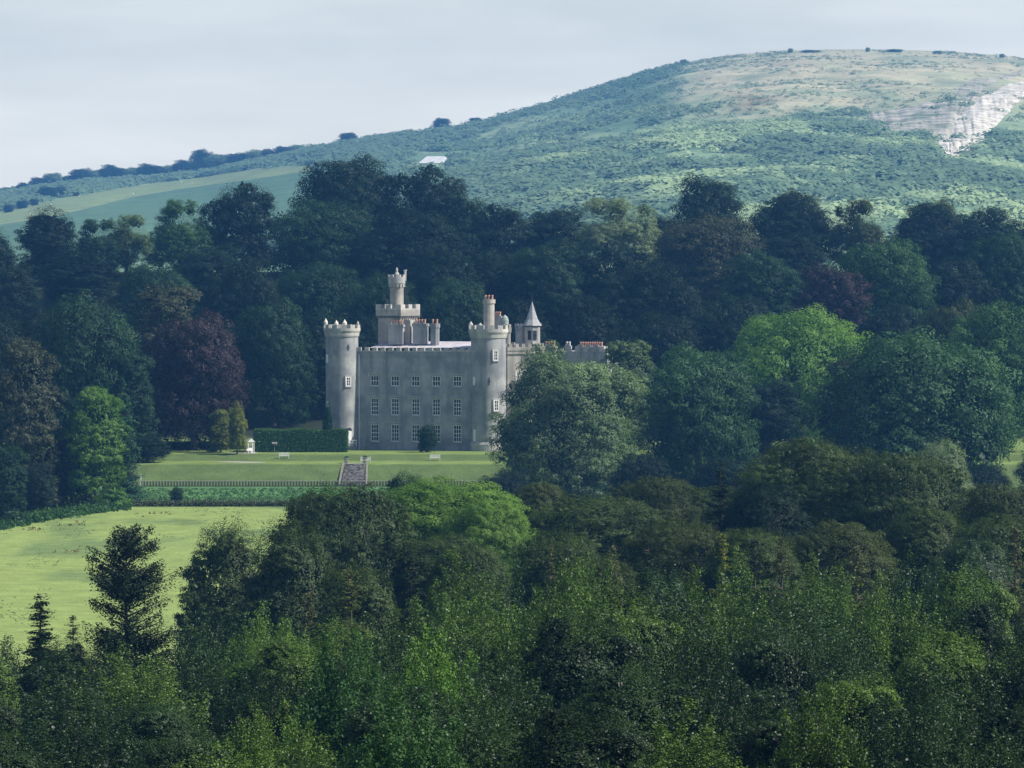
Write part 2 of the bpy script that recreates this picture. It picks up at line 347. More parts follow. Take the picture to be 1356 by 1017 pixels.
def crown(name, W_, H_, base, seed, n=24000, size=.45, lobes=20, puffs=14, lr=.38, pr=.30, top=1.0, zmin=-.9, droop=0, layered=0, ragged=.12, shell=.22, env=.16, soft=.26):
    g = rs(seed); hc = (H_ - base) / 2; C = np.array((0, 0, base + hc * .85)); E = np.array((W_ / 2, W_ / 2, hc * 1.15))
    d = fibdirs(lobes, g, zmin)
    k = 1 + g.normal(0, ragged, (len(d), 1))
    shape = np.ones((len(d), 1)); shape[:, 0] = np.where(d[:, 2] > 0, 1 - (1 - top) * d[:, 2], 1)
    shape3 = np.ones((len(d), 3)); low = d[:, 2] < 0; hl = np.linalg.norm(d[:, :2], axis=1); shape3[low, :2] = ((1 - .12 * d[low, 2] ** 2) / np.maximum(hl[low], .45))[:, None]
    lc = C + d * E * (1 - lr) * k * shape * shape3 * sq(d); rl = lr * W_ / 2 * (.75 + .5 * g.rand(len(d)))
    # inner lobes fill
    nin = max(4, lobes // 3); di = unit(g.normal(0, 1, (nin, 3))); lc = np.concatenate([lc, C + di * E * .35]); rl = np.concatenate([rl, np.full(nin, lr * W_ / 2 * 1.25)])
    pc = []; prr = []; pt = []
    for i, (c, r) in enumerate(zip(lc, rl)):
        m = puffs if i < len(d) else 3
        v = fibdirs(m, g, -.6); out = unit((c - C) / E) if i < len(d) else v[0]
        tt = g.rand() * .6
        for q in v:
            q = unit(q + out * .45 + np.array((0, 0, .1)))
            if layered: q = unit(q * np.array((1, 1, .45)))
            pc.append(c + q * r * (.82 + .3 * g.rand()) * np.array((1, 1, 1 - .4 * layered))); prr.append(r * pr * (.7 + .7 * g.rand())); pt.append(tt + .4 * g.rand())
    pc = np.array(pc); prr = np.array(prr); pt = np.array(pt)
    ok = pc[:, 2] > base * .6; pc, prr, pt = pc[ok], prr[ok], pt[ok]
    w = prr ** 2; idx = g.choice(len(pc), n, p=w / w.sum())
    q = unit(g.normal(0, 1, (n, 3)) + np.array((0, 0, .35))); rr = (g.rand(n) ** shell)[:, None]
    pos = pc[idx] + q * prr[idx][:, None] * rr * np.array((1.2, 1.2, .72 if not layered else .5)) 
    if droop: pos[:, 2] -= droop * g.rand(n) ** 2 * prr[idx]
    # drop leaves buried in the lobes
    keep = np.ones(n, bool)
    for c, r in zip(lc, rl): keep &= ~((np.linalg.norm((pos - c) / np.array((1, 1, 1.0)), axis=1) < r * .62))
    pos, q, idx = pos[keep], q[keep], idx[keep]
    out = unit((pos - C) / E)
    nrm = unit(q * .75 + out * .5 + g.normal(0, soft, pos.shape) + np.array((0, 0, .22)))
    tint = pt[idx] * .8 + .2 * g.rand(len(idx))
    # outer skin of foliage that joins the clumps into one dome
    ne = int(n * env); de = unit(g.normal(0, 1, (ne, 3))); de = de[de[:, 2] > zmin]; ne = len(de)
    hl = np.linalg.norm(de[:, :2], axis=1); ex = np.ones((ne, 3)); lw = de[:, 2] < 0; ex[lw, :2] = ((1 - .12 * de[lw, 2] ** 2) / np.maximum(hl[lw], .45))[:, None]
    az = np.arctan2(de[:, 1], de[:, 0]) * 3.2 + 20; el = de[:, 2] * 5 + 20
    bump = fbm(az, el, 4, seed * 13) - .47
    pe = C + de * ex * sq(de) * E * (.86 + .38 * bump + .03 * g.normal(0, 1, ne))[:, None] * (1 - (1 - top) * np.clip(de[:, 2:3], 0, 1))
    ke = (pe[:, 2] > base * .5); pe, de, az, el = pe[ke], de[ke], az[ke], el[ke]
    nb = unit(de * np.array((1, 1, 1.1)) + .9 * np.stack([fbm(az * 3, el * 3, 2, 5) - .4, fbm(az * 3 + 9, el * 3, 2, 6) - .4, fbm(az * 3, el * 3 + 9, 2, 7) - .3], 1) + g.normal(0, soft * .8, pe.shape))
    te = .25 + .6 * (fbm(az * 1.5, el * 1.5, 3, seed + 70) - .2) + .15 * g.rand(len(pe))
    pos = np.concatenate([pos, pe]); nrm = np.concatenate([nrm, nb]); tint = np.concatenate([tint, te])
    V = quads(pos, nrm, size, g)
    # interior foliage: larger sprays inside the lobes
    m = int(n * .10); i2 = g.choice(len(lc), m); q2 = unit(g.normal(0, 1, (m, 3))); p2 = lc[i2] + q2 * rl[i2][:, None] * (g.rand(m) ** .4)[:, None] * .8
    V2 = quads(p2, unit(q2 + g.normal(0, .4, (m, 3))), size * 2.6, g, .8)
    zt_ = np.percentile(V[:, 2], 99.9); wx = np.percentile(np.abs(V[:, :2]), 99.3); k3 = np.array((W_ / 2 / wx, W_ / 2 / wx, H_ / zt_))
    return mk(name, [(V * k3, tint), (V2 * k3, g.rand(m) * .5)]), lc * k3, rl, C
def trunk_mesh(name, H_, W_, lc, seed, mat=BARK, r0=None, lean=0):
    g = rs(seed + 99); mb = MB(); r0 = r0 or W_ * .028
    top = H_ * .62; pts = [(0, 0, -.4), (g.normal(0, .1), g.normal(0, .1), H_ * .12)] + [(g.normal(0, .02) * H_ + lean * t, g.normal(0, .02) * H_, H_ * t) for t in (.25, .4, .52, .65)]
    mb.tube(pts, [r0 * 1.5, r0, r0 * .85, r0 * .65, r0 * .45, r0 * .25], 9)
    order = g.permutation(len(lc))[:11]
    for i in order:
        t = .18 + .4 * g.rand(); s = Vector((0, 0, H_ * t)); e = Vector(lc[i]); mid = (s + e) / 2 + Vector((0, 0, H_ * .03))
        mb.tube([s, mid, e], [r0 * .5, r0 * .32, r0 * .12], 6)
    return mb.mesh(name, mat)
TEMPL = {}
def templ(key, W_, H_, base, seed, bark=BARK, **kw):
    me, lc, rl, C = crown('crown_' + key, W_, H_, base, seed, **kw)
    me.materials.append(LEAF['mid'])
    TEMPL[key] = (me, trunk_mesh('trunk_' + key, H_, W_, lc, seed, bark), W_, H_)
# distant (D 700-1100)
templ('far_dome', 22, 22, .3, 1, n=50000, size=0.34, lobes=26, top=.92)
templ('far_dome2', 24, 20, .3, 2, n=50000, size=0.34, lobes=30, lr=.32, ragged=.16, top=.9)
templ('far_round', 18, 20, .4, 3, n=42000, size=0.33, lobes=20, lr=.42)
templ('far_tall', 14, 26, .6, 4, n=44000, size=0.33, lobes=26, lr=.42, ragged=.15)
templ('far_open', 22, 24, .6, 5, n=42000, size=0.33, lobes=26, lr=.27, puffs=12, pr=.36, ragged=.22, shell=.5, env=.2)
templ('far_layer', 24, 22, 1, 6, n=48000, size=0.33, lobes=34, lr=.28, ragged=.18, layered=1)
# middle distance (D 350-560)
templ('mid_dome', 20, 20, 1, 11, n=110000, size=.19, lobes=60, puffs=26, lr=.24, pr=.24, layered=.3, ragged=.05, shell=.45, env=.36)
templ('mid_dome2', 22, 18, 1, 12, n=110000, size=.19, lobes=64, puffs=26, lr=.22, pr=.25, layered=.45, ragged=.08, shell=.45, env=.36)
templ('mid_round', 14, 17, 1.5, 13, n=90000, size=.19, lobes=40, puffs=24, lr=.30, pr=.25, ragged=.08, shell=.42, env=.7)
templ('mid_soft', 16, 16, .3, 14, n=90000, size=.19, lobes=34, puffs=20, lr=.30, pr=.27, ragged=.08, env=.36)
templ('mid_tall', 11, 20, .3, 15, n=90000, size=.19, lobes=54, puffs=24, lr=.32, pr=.24, ragged=.08, layered=.25, shell=.45, env=.36)
templ('far_slim', 12, 25, .4, 16, n=42000, size=0.33, lobes=40, lr=.34, ragged=.13)
templ('park_big', 27, 26, .3, 17, n=90000, size=0.33, lobes=46, lr=.24, puffs=15, pr=.33, ragged=.09, shell=.35, env=.22)
templ('near_round', 6.6, 15, .3, 18, n=100000, size=.115, lobes=44, puffs=22, lr=.30, pr=.26, ragged=.12, shell=.5, env=.3, soft=.4)
templ('near_round2', 7.2, 14, .3, 19, n=100000, size=.115, lobes=50, puffs=22, lr=.27, pr=.28, ragged=.16, shell=.5, env=.25, soft=.4)
# near thicket: upright plumes
def plume(key, W_, H_, seed, n=95000, size=.11, plumes=30, bark=BARK, broad=False):
    g = rs(seed); pc = []; prr = []; pt = []; tips = []
    for i in range(plumes):
        a = i * 2.39996 + g.normal(0, .3); rad = W_ / 2 * math.sqrt((i + .5) / plumes); x, y = rad * math.cos(a), rad * math.sin(a)
        top = H_ * (1 - .28 * (rad / (W_ / 2)) ** 1.6 - .10 * g.rand()); bot = H_ * (.08 + .12 * g.rand()); lean = .12
        tips.append((x, y, top * .8)); z = bot; tn = g.rand() * .5
        while z < top:
            f = (z - bot) / (top - bot); r = (W_ * (.115 if not broad else .16)) * (1 - f) ** .42 + .12
            pc.append((x * (1 + lean * f) + g.normal(0, r * .55), y * (1 + lean * f) + g.normal(0, r * .55), z)); prr.append(r * (.5 + .55 * g.rand())); pt.append(tn + .5 * g.rand()); z += r * (.30 + .35 * g.rand())
    pc = np.array(pc); prr = np.array(prr); pt = np.array(pt); w = prr ** 2; idx = g.choice(len(pc), n, p=w / w.sum())
    q = unit(g.normal(0, 1, (n, 3))); pos = pc[idx] + q * (prr[idx] * (g.rand(n) ** .42))[:, None] * np.array((1, 1, 1.35))
    deep = np.hypot(pos[:, 0], pos[:, 1]) < W_ * .22; keep = ~(deep & (pos[:, 2] < H_ * .62) & (g.rand(n) < .8)); pos, q, idx = pos[keep], q[keep], idx[keep]
    nrm = unit(q * .75 + g.normal(0, .42, pos.shape) + np.array((0, 0, .2)))
    V = quads(pos, nrm, size, g, .66); tint = pt[idx] * .6 + .4 * g.rand(len(idx))
    m = int(n * .06); a = g.rand(m) * 6.283; rr = W_ * .36 * np.sqrt(g.rand(m)); p2 = np.stack([rr * np.cos(a), rr * np.sin(a), H_ * (.05 + .68 * g.rand(m))], 1)
    V2 = quads(p2, unit(g.normal(0, 1, (m, 3))), size * 2.2, g, .8)
    kz = np.array((1, 1, H_ / np.percentile(V[:, 2], 99.7)))
    me = mk('crown_' + key, [(V * kz, tint), (V2 * kz, g.rand(m) * .4)]); me.materials.append(LEAF['birch'])
    mb = MB(); mb.tube([(0, 0, -.5), (.05, 0, H_ * .3), (-.05, .05, H_ * .6), (0, 0, H_ * .93)], [.10, .07, .04, .01], 6)
    for (x, y, z) in tips: mb.tube([(0, 0, z * .25), (x * .6, y * .6, z * .5), (x, y, z)], [.055, .04, .012], 5)
    TEMPL[key] = (me, mb.mesh('trunk_' + key, bark), W_, H_)
plume('near_a', 6.2, 15, 31); plume('near_b', 5.4, 16, 32, plumes=26); plume('near_c', 7.0, 14, 33, plumes=34, n=105000)
plume('near_d', 5.8, 15, 34, plumes=24, n=90000); plume('near_broad', 5.5, 12, 35, plumes=18, n=90000, size=.125, broad=True)
# conifers
def conifer(key, W_, H_, seed, levels=26, per=9, size=.22, sag=.18, power=.9, ragged=.2, dens=26, bare=.06, top_bulb=0, tufts=1.0):
    g = rs(seed); pos = []; nr = []; mb = MB(); mb.tube([(0, 0, -.4), (0, 0, H_ * .4), (.04, 0, H_ * .98)], [W_ * .03 + .05, W_ * .02 + .03, .02], 7)
    for l in range(levels):
        f = (l + g.rand() * .6) / levels; z = H_ * (bare + (1 - bare) * f) + g.normal(0, .12); R0 = W_ / 2 * (.78 + .44 * g.rand()) * ((1 - f) ** power) + .06 * W_ * top_bulb * (f > .7) + .12
        for k in range(per):
            if g.rand() < ragged * .5: continue
            a = l * 1.7 + k * 6.283 / per + g.normal(0, .35); z = max(.3, z + g.normal(0, .012 * H_)); Rr = R0 * (1 - ragged + ragged * 1.6 * g.rand()); up = .25 * (f) - sag
            m = max(4, int(dens * Rr / (W_ / 2) * tufts)); t = g.rand(m) ** .7; x = Rr * t * math.cos(a); y = Rr * t * math.sin(a)
            zz = z + Rr * up * t + Rr * .14 * t ** 3; wd = .17 * Rr * (1.1 - t) + .10
            pos.append(np.stack([x + g.normal(0, 1, m) * wd, y + g.normal(0, 1, m) * wd, zz - np.abs(g.normal(0, .12, m)) * Rr * .6], 1))
            nr.append(np.stack([g.normal(0, .45, m), g.normal(0, .45, m), np.ones(m)], 1))
            mb.tube([(0, 0, z), (Rr * .9 * math.cos(a), Rr * .9 * math.sin(a), z + Rr * .9 * up + .1 * Rr)], [.03 + .008 * Rr, .01], 4)
    pos = np.concatenate(pos); nr = unit(np.concatenate(nr)); V = quads(pos, nr, size, g, .5)
    me = mk('crown_' + key, [(V, g.rand(len(pos)))]); me.materials.append(LEAF['fir']); TEMPL[key] = (me, mb.mesh('trunk_' + key, BARK), W_, H_)
conifer('fir_big', 7.5, 14, 41, levels=38, per=9, size=.17, sag=-.04, power=.42, ragged=.5, dens=420, bare=.02, top_bulb=1.2)
conifer('spruce', 4.0, 11, 42, levels=64, per=11, size=.14, dens=150, ragged=.3)
conifer('larch', 3.4, 11, 43, levels=40, per=8, size=.14, dens=90, ragged=.5, sag=.1)
conifer('fir_mid', 7, 18, 44, levels=44, per=10, size=.22, dens=150, ragged=.35, sag=.05)
conifer('yew_cone', 7.5, 19, 45, levels=60, per=16, size=.36, dens=34, ragged=.12, sag=.25, power=.75)
def place(key, name, px, top, wpx, D, leaf, label, cat='tree', group=None, rot=None, dz=0, bury=0, depth=1.0, z0=None):
    x = PX(px, D); zb = gz1(x, D) + dz if z0 is None else z0; zt = PZ(top, D); Hh = max(zt - zb, 1.0)
    asp = Hh / (wpx / F * D)
    if asp > 1.6 and key in ('mid_dome', 'mid_dome2', 'mid_round', 'mid_soft'): key = 'mid_tall'
    if asp > 1.6 and key in ('far_dome', 'far_dome2', 'far_round', 'far_layer', 'far_open'): key = 'far_slim'
    cm, tm, W_, H_ = TEMPL[key]; sx = wpx / F * D / W_
    e = empty(name, (x, D, zb), rot if rot is not None else (px * 7.13 + D) % 6.283, (sx, sx * depth, Hh / H_))
    tag(e, label, cat, group)
    c = link_mesh('crown', cm, None, e); t = link_mesh('trunk', tm, None, e)
    c.material_slots[0].link = 'OBJECT'; c.material_slots[0].material = LEAF[leaf]
    return e
T = place
BT = 'broadleaf_tree'
FR = 'trees of the dark wood behind the castle'
# skyline of the wood behind the castle
for a in [
 ('far_tall', -12, 300, 70, 1010, 'deep', 'dark narrow tree at the left edge of the wood skyline'),
 ('far_tall', 66, 271, 84, 1030, 'deep', 'tall dusky tree with rounded drooping top on left skyline of the wood'),
 ('far_open', 128, 290, 70, 1045, 'dark', 'thin see-through tree between the dusky tree and its grey-green neighbour'),
 ('far_open', 168, 284, 80, 1050, 'sage', 'loose grey-green tree on the wood skyline left of the pale fields edge'),
 ('far_open', 238, 264, 90, 1040, 'mid', 'lighter green airy tree on the skyline beside the flat-topped dark tree'),
 ('far_layer', 322, 242, 112, 1045, 'deep', 'flat-topped dark tree with open layered branches on the skyline'),
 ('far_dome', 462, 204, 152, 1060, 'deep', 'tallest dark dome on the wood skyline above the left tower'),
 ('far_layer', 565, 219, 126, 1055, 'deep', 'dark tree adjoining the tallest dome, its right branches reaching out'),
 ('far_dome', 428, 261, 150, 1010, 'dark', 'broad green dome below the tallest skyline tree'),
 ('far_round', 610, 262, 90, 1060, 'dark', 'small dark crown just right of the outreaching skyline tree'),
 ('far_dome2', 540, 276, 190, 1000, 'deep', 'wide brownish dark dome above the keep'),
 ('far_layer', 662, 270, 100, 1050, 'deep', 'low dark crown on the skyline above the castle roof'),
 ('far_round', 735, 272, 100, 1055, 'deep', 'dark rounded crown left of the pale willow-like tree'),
 ('far_open', 822, 262, 130, 1040, 'pale', 'pale grey-green tree with whitish stems on the wood skyline'),
 ('far_round', 885, 283, 70, 1050, 'deep', 'small dark crown between the pale tree and the high dark knob'),
 ('far_round', 940, 229, 104, 1060, 'deep', 'high dark knob-shaped tree on the skyline right of the pale tree'),
 ('far_dome2', 1052, 254, 140, 1060, 'deep', 'broad dark tree on the skyline below the hill slope'),
 ('far_round', 1050, 250, 84, 1085, 'olive', 'yellowish crown peeping over the broad dark skyline tree'),
 ('far_open', 1132, 264, 80, 1050, 'olive', 'yellow-green open tree in the notch of the skyline'),
 ('far_round', 1234, 262, 90, 1090, 'olive', 'yellowish treetop just behind the dark right skyline row'),
 ('far_dome2', 1226, 268, 124, 1060, 'deep', 'dark spreading tree right of the skyline notch'),
 ('far_dome2', 1312, 274, 130, 1060, 'deep', 'dark flat tree on the skyline near the right edge'),
 ('far_dome', 1400, 282, 110, 1060, 'deep', 'dark tree cut by the right edge on the wood skyline'),
 # middle ranks
 ('far_round', 14, 345, 80, 950, 'deep', 'deep shaded crown at the left edge under the skyline'),
 ('far_tall', 105, 330, 110, 990, 'deep', 'shaded tree filling the gap under the see-through tree'),
 ('far_dome', 205, 348, 130, 930, 'dark', 'green-topped tree low in the wood left of the castle'),
 ('far_round', 275, 322, 120, 980, 'deep', 'dim crown below the flat-topped skyline tree'),
 ('far_dome2', 330, 340, 120, 930, 'deep', 'dim wide crown above the copper beech'),
 ('far_dome', 420, 345, 130, 940, 'dark', 'shaded dome high above the left tower'),
 ('far_dome', 505, 360, 110, 900, 'dark', 'dark green crown just left of the keep turret'),
 ('far_dome2', 585, 325, 120, 950, 'deep', 'deep brown-green dome behind the keep turret'),
 ('far_dome', 605, 365, 100, 910, 'dark', 'green shaded crown between the keep and the right tower'),
 ('far_round', 718, 316, 110, 950, 'dark', 'green rounded crown above the spire turret'),
 ('far_dome', 652, 330, 110, 960, 'deep', 'dark crown above the round chimney turret'),
 ('far_layer', 800, 322, 130, 960, 'deep', 'layered dark tree below the pale skyline tree'),
 ('far_dome2', 870, 345, 170, 925, 'deep', 'very dark broad crown right of the spire turret'),
 ('far_dome', 935, 283, 150, 1000, 'brown', 'brownish dome below the high dark knob'),
 ('far_round', 1005, 330, 110, 950, 'dark', 'narrow green crown between the brownish dome and the wine-dark tree'),
 ('far_round', 1045, 305, 110, 1000, 'deep', 'dark crown under the yellowish skyline top'),
 ('far_dome', 1168, 314, 150, 940, 'mid', 'soft green dome under the skyline notch'),
 ('far_round', 1102, 348, 110, 930, 'copper', 'wine-dark tree deep in the wood above the bright sycamore'),
 ('far_dome2', 1258, 340, 130, 950, 'deep', 'dark crown under the right skyline row'),
 ('far_dome', 1335, 306, 130, 960, 'dark', 'green-tinged dark dome by the right edge'),
 # front rank
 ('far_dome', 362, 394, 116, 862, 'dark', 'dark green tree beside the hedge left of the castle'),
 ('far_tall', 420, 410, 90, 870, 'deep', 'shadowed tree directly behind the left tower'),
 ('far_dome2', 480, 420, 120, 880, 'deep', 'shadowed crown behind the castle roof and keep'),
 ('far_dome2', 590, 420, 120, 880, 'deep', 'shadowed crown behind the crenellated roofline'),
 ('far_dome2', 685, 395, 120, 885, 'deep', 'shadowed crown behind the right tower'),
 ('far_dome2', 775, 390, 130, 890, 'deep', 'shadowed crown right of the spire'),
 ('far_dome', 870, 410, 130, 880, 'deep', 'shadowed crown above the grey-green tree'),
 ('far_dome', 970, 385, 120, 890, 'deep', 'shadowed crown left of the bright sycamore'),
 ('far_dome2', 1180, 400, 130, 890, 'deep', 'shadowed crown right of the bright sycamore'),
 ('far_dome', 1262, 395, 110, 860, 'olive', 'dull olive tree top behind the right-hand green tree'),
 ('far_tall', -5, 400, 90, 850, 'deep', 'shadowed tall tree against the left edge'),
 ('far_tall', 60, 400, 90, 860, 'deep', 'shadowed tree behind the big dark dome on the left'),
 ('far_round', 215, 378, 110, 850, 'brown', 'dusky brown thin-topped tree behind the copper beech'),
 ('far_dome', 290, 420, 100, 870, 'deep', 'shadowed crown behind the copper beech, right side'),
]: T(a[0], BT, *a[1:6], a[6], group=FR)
# left park trees
T('far_dome', BT, 116, 387, 172, 792, 'dark', 'big dark green dome-shaped tree left of the copper beech', z0=-3, depth=.9)
T('far_round', BT, 172, 470, 70, 786, 'dark', 'dark lower shoulder of foliage between big dome and copper beech', z0=-3)
T('far_dome', 'copper_beech', 258, 412, 146, 806, 'copper', 'dark purple copper beech left of the castle hedge')
T('far_round', 'bush', 252, 584, 130, 815, 'deep', 'added dark bush standing in for the shade beneath the copper beech', 'bush')  # bush added so the gap under the beech stays dark
T('far_open', BT, 34, 448, 100, 735, 'brown', 'brownish olive tree at the left edge of the park')
T('far_open', BT, 127, 512, 88, 738, 'bright', 'lighter green tree in front of the big dark dome')
T('far_open', BT, 95, 560, 60, 740, 'copper', 'dusky purple-brown shrubby tree with a bare pale trunk')
T('yew_cone', 'conical_tree', 162, 503, 60, 748, 'yew', 'narrow cone-shaped evergreen beside the railing end')
T('far_round', BT, 8, 590, 60, 700, 'dark', 'dark shrub at the left edge above the rough grass')
T('far_round', 'bush', 45, 612, 60, 722, 'deep', 'dark undergrowth bush below the brownish olive tree', 'bush')
T('far_round', 'bush', 195, 575, 60, 778, 'deep', 'shadowed bush right of the cone-shaped evergreen', 'bush')
T('far_tall', 'golden_shrub', 314, 530, 26, 790, 'golden', 'tall yellow-green shrub column beside the white arbour', 'shrub')
T('far_round', 'golden_shrub', 292, 542, 34, 796, 'golden', 'shorter yellow-green shrub on the beech side of its taller twin', 'shrub')
T('far_round', 'bush', 234, 644, 19, 746, 'dark', 'small lone dark bush on the fence line above the pasture', 'bush')
T('far_round', 'bush', 566, 561, 27, 797, 'dark', 'round green bush against the castle front between ground floor windows', 'bush')
T('far_tall', 'bush', 434, 530, 14, 799, 'dark', 'narrow evergreen bush climbing the left tower', 'bush')
# right park trees
T('park_big', BT, 753, 456, 226, 742, 'sage', 'large grey-green tree with pale limbs hiding the right end of the castle', depth=.8, rot=4.1)
T('far_round', BT, 835, 450, 74, 800, 'sage', 'small grey-green crown behind the right shoulder of the large pale-limbed tree')
T('far_dome', BT, 925, 455, 160, 765, 'park', 'dark full-leaved tree right of the pale-limbed tree')
T('far_dome', BT, 1058, 405, 205, 812, 'lime', 'bright sunlit lime-green sycamore before the dark wood')
T('far_open', BT, 1122, 476, 80, 775, 'copper', 'dull reddish tree wedged between bright sycamore and big green dome')
T('far_dome', BT, 1216, 435, 268, 740, 'park', 'huge blue-green dome-shaped tree on the right')
T('far_dome2', BT, 1322, 398, 180, 800, 'mid', 'mid-green spreading tree rising behind the huge blue-green dome')
T('far_round', BT, 1010, 500, 120, 790, 'deep', 'shadowed tree under the bright sycamore')
# middle distance
T('mid_dome', BT, 455, 641, 225, 400, 'beech', 'massive dark beech crown below the castle steps')
T('mid_dome', BT, 585, 708, 170, 398, 'beech', 'lower right shoulder of the massive dark beech')
T('mid_round', BT, 300, 688, 125, 392, 'beech', 'dark rounded tree at the pasture edge left of the massive beech')
T('mid_round', BT, 385, 690, 150, 380, 'beech', 'dark crown filling between the edge tree and the massive beech')
T('mid_soft', BT, 437, 640, 120, 450, 'mid', 'small green crown showing behind the massive beech top left')
T('mid_soft', BT, 600, 633, 225, 440, 'bright', 'bright green spreading tree in front of the lawn')
T('mid_round', BT, 540, 624, 80, 470, 'dark', 'small dark green crown just above the bright green tree')
T('mid_soft', BT, 648, 660, 120, 425, 'bright', 'lower right bough mass of fresh green beside the olive tree')
T('mid_round', BT, 715, 638, 95, 480, 'olive', 'small olive tree right of the bright green one')
T('mid_dome', BT, 790, 655, 200, 440, 'beech', 'broad olive-dark tree below the large pale-limbed tree')
T('mid_dome2', BT, 868, 630, 140, 465, 'olive', 'olive tree with flat sunlit top right of the pale trunk')
T('mid_dome2', BT, 935, 645, 150, 480, 'beech', 'dark low dome between flat sunlit olive tree and dusky fir')
T('mid_dome', BT, 1290, 650, 130, 470, 'olive', 'olive dome between the beech shoulder and the right edge')
for i_, (a_, b_, w_) in enumerate([(668, 622, 80), (850, 600, 90), (965, 605, 110), (1060, 600, 120), (1165, 600, 120), (1290, 612, 100), (1400, 590, 110), (745, 640, 110)]):
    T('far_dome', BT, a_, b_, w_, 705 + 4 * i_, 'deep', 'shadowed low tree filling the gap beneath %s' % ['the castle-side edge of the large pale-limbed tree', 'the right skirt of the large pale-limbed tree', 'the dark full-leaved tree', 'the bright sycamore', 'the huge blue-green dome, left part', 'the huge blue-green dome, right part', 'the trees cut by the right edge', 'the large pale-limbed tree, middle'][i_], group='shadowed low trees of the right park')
T('fir_mid', 'fir_tree', 955, 616, 90, 430, 'fir', 'dusky fir at the left flank of the big beech hummock', 'fir tree')
T('mid_dome', BT, 1075, 580, 215, 445, 'beech', 'tall beech hummock rising before the dark wood right of centre')
T('mid_dome2', BT, 1178, 598, 225, 435, 'beech', 'lower beech shoulder joined to the tall hummock')
T('mid_soft', BT, 1246, 582, 95, 560, 'pale', 'pale sandy-green bushy tree beyond the beeches')
T('mid_round', BT, 1010, 640, 130, 420, 'fir', 'dark shaded crown at the foot of the tall hummock')
T('mid_dome2', BT, 1320, 640, 150, 440, 'olive', 'brownish olive tree at the right edge of the middle row')
T('mid_dome', BT, 1330, 682, 170, 390, 'beech', 'dark domed tree by the right edge behind the thicket')
T('mid_round', BT, 1225, 672, 130, 400, 'beech', 'rounded tree in the dip left of the dark right-edge dome')
T('mid_soft', BT, 1110, 690, 170, 380, 'olive', 'scrubby olive tree below the beech hummock')
T('mid_dome2', BT, 900, 690, 170, 385, 'olive', 'scrubby tree in the hollow below the flat sunlit olive tree')
T('mid_dome', BT, 740, 705, 150, 375, 'beech', 'shadowed tree in the hollow right of the massive beech')
T('mid_round', BT, 620, 720, 120, 365, 'beech', 'shadowed crown at the lower right foot of the massive beech')
T('mid_round', BT, 1000, 700, 150, 375, 'beech', 'shadowed crown beneath the dusky fir')
T('mid_round', BT, 1290, 715, 130, 360, 'birchd', 'grey-green crown just behind the thicket near the right edge')
T('mid_round', BT, 470, 745, 150, 340, 'beech', 'shadowed skirts of trees under the massive beech')
T('mid_round', BT, 800, 735, 120, 345, 'olive', 'low olive crown just behind the thicket at centre')
# fir and young conifers
T('fir_big', 'fir_tree', 166, 705, 160, 300, 'fir', 'ragged dark fir with outstretched branches standing against the pasture', 'fir tree')
T('spruce', 'spruce_tree', 53, 803, 150, 280, 'fir', 'small dark pointed spruce near the left edge of the pasture', 'spruce tree')
T('larch', 'young_conifer', 96, 812, 70, 285, 'larch', 'thin brownish young conifer between small spruce and ragged fir', 'young conifer')
YC = 'young conifers poking above the thicket'
for px, top, w, D, lf, lb in [
 (408, 782, 46, 300, 'larch', 'brown-tipped young conifer under the left part of the massive beech'),
 (464, 752, 60, 305, 'larch', 'taller brownish young conifer before the dark beech skirts'),
 (545, 735, 50, 320, 'fir', 'thin young conifer against the right half of the massive beech'),
 (728, 722, 34, 330, 'larch', 'spiky young conifer in the hollow right of the bright green tree'),
 (762, 742, 44, 325, 'larch', 'yellowish young conifer at the centre of the thicket edge'),
 (812, 720, 34, 335, 'larch', 'slim conifer spire below the broad olive-dark tree'),
 (858, 712, 40, 335, 'fir', 'dark slim spire below the flat sunlit olive tree'),
 (957, 702, 40, 330, 'golden', 'yellow-green conifer spire below the dusky fir'),
 (1000, 712, 42, 335, 'fir', 'dark conifer spire right of the yellow-green one'),
 (1036, 708, 40, 330, 'larch', 'tawny conifer spire below the tall beech hummock'),
 (1085, 725, 36, 330, 'fir', 'short dark spire among scrub right of the tawny one'),
 (1135, 720, 44, 325, 'larch', 'reddish young conifer at the foot of the beech shoulder'),
 (1345, 695, 44, 330, 'larch', 'pale young conifer at the right edge'),
]: T('larch', 'young_conifer', px, top, w * 1.9, D, lf, lb, 'young conifer', YC)
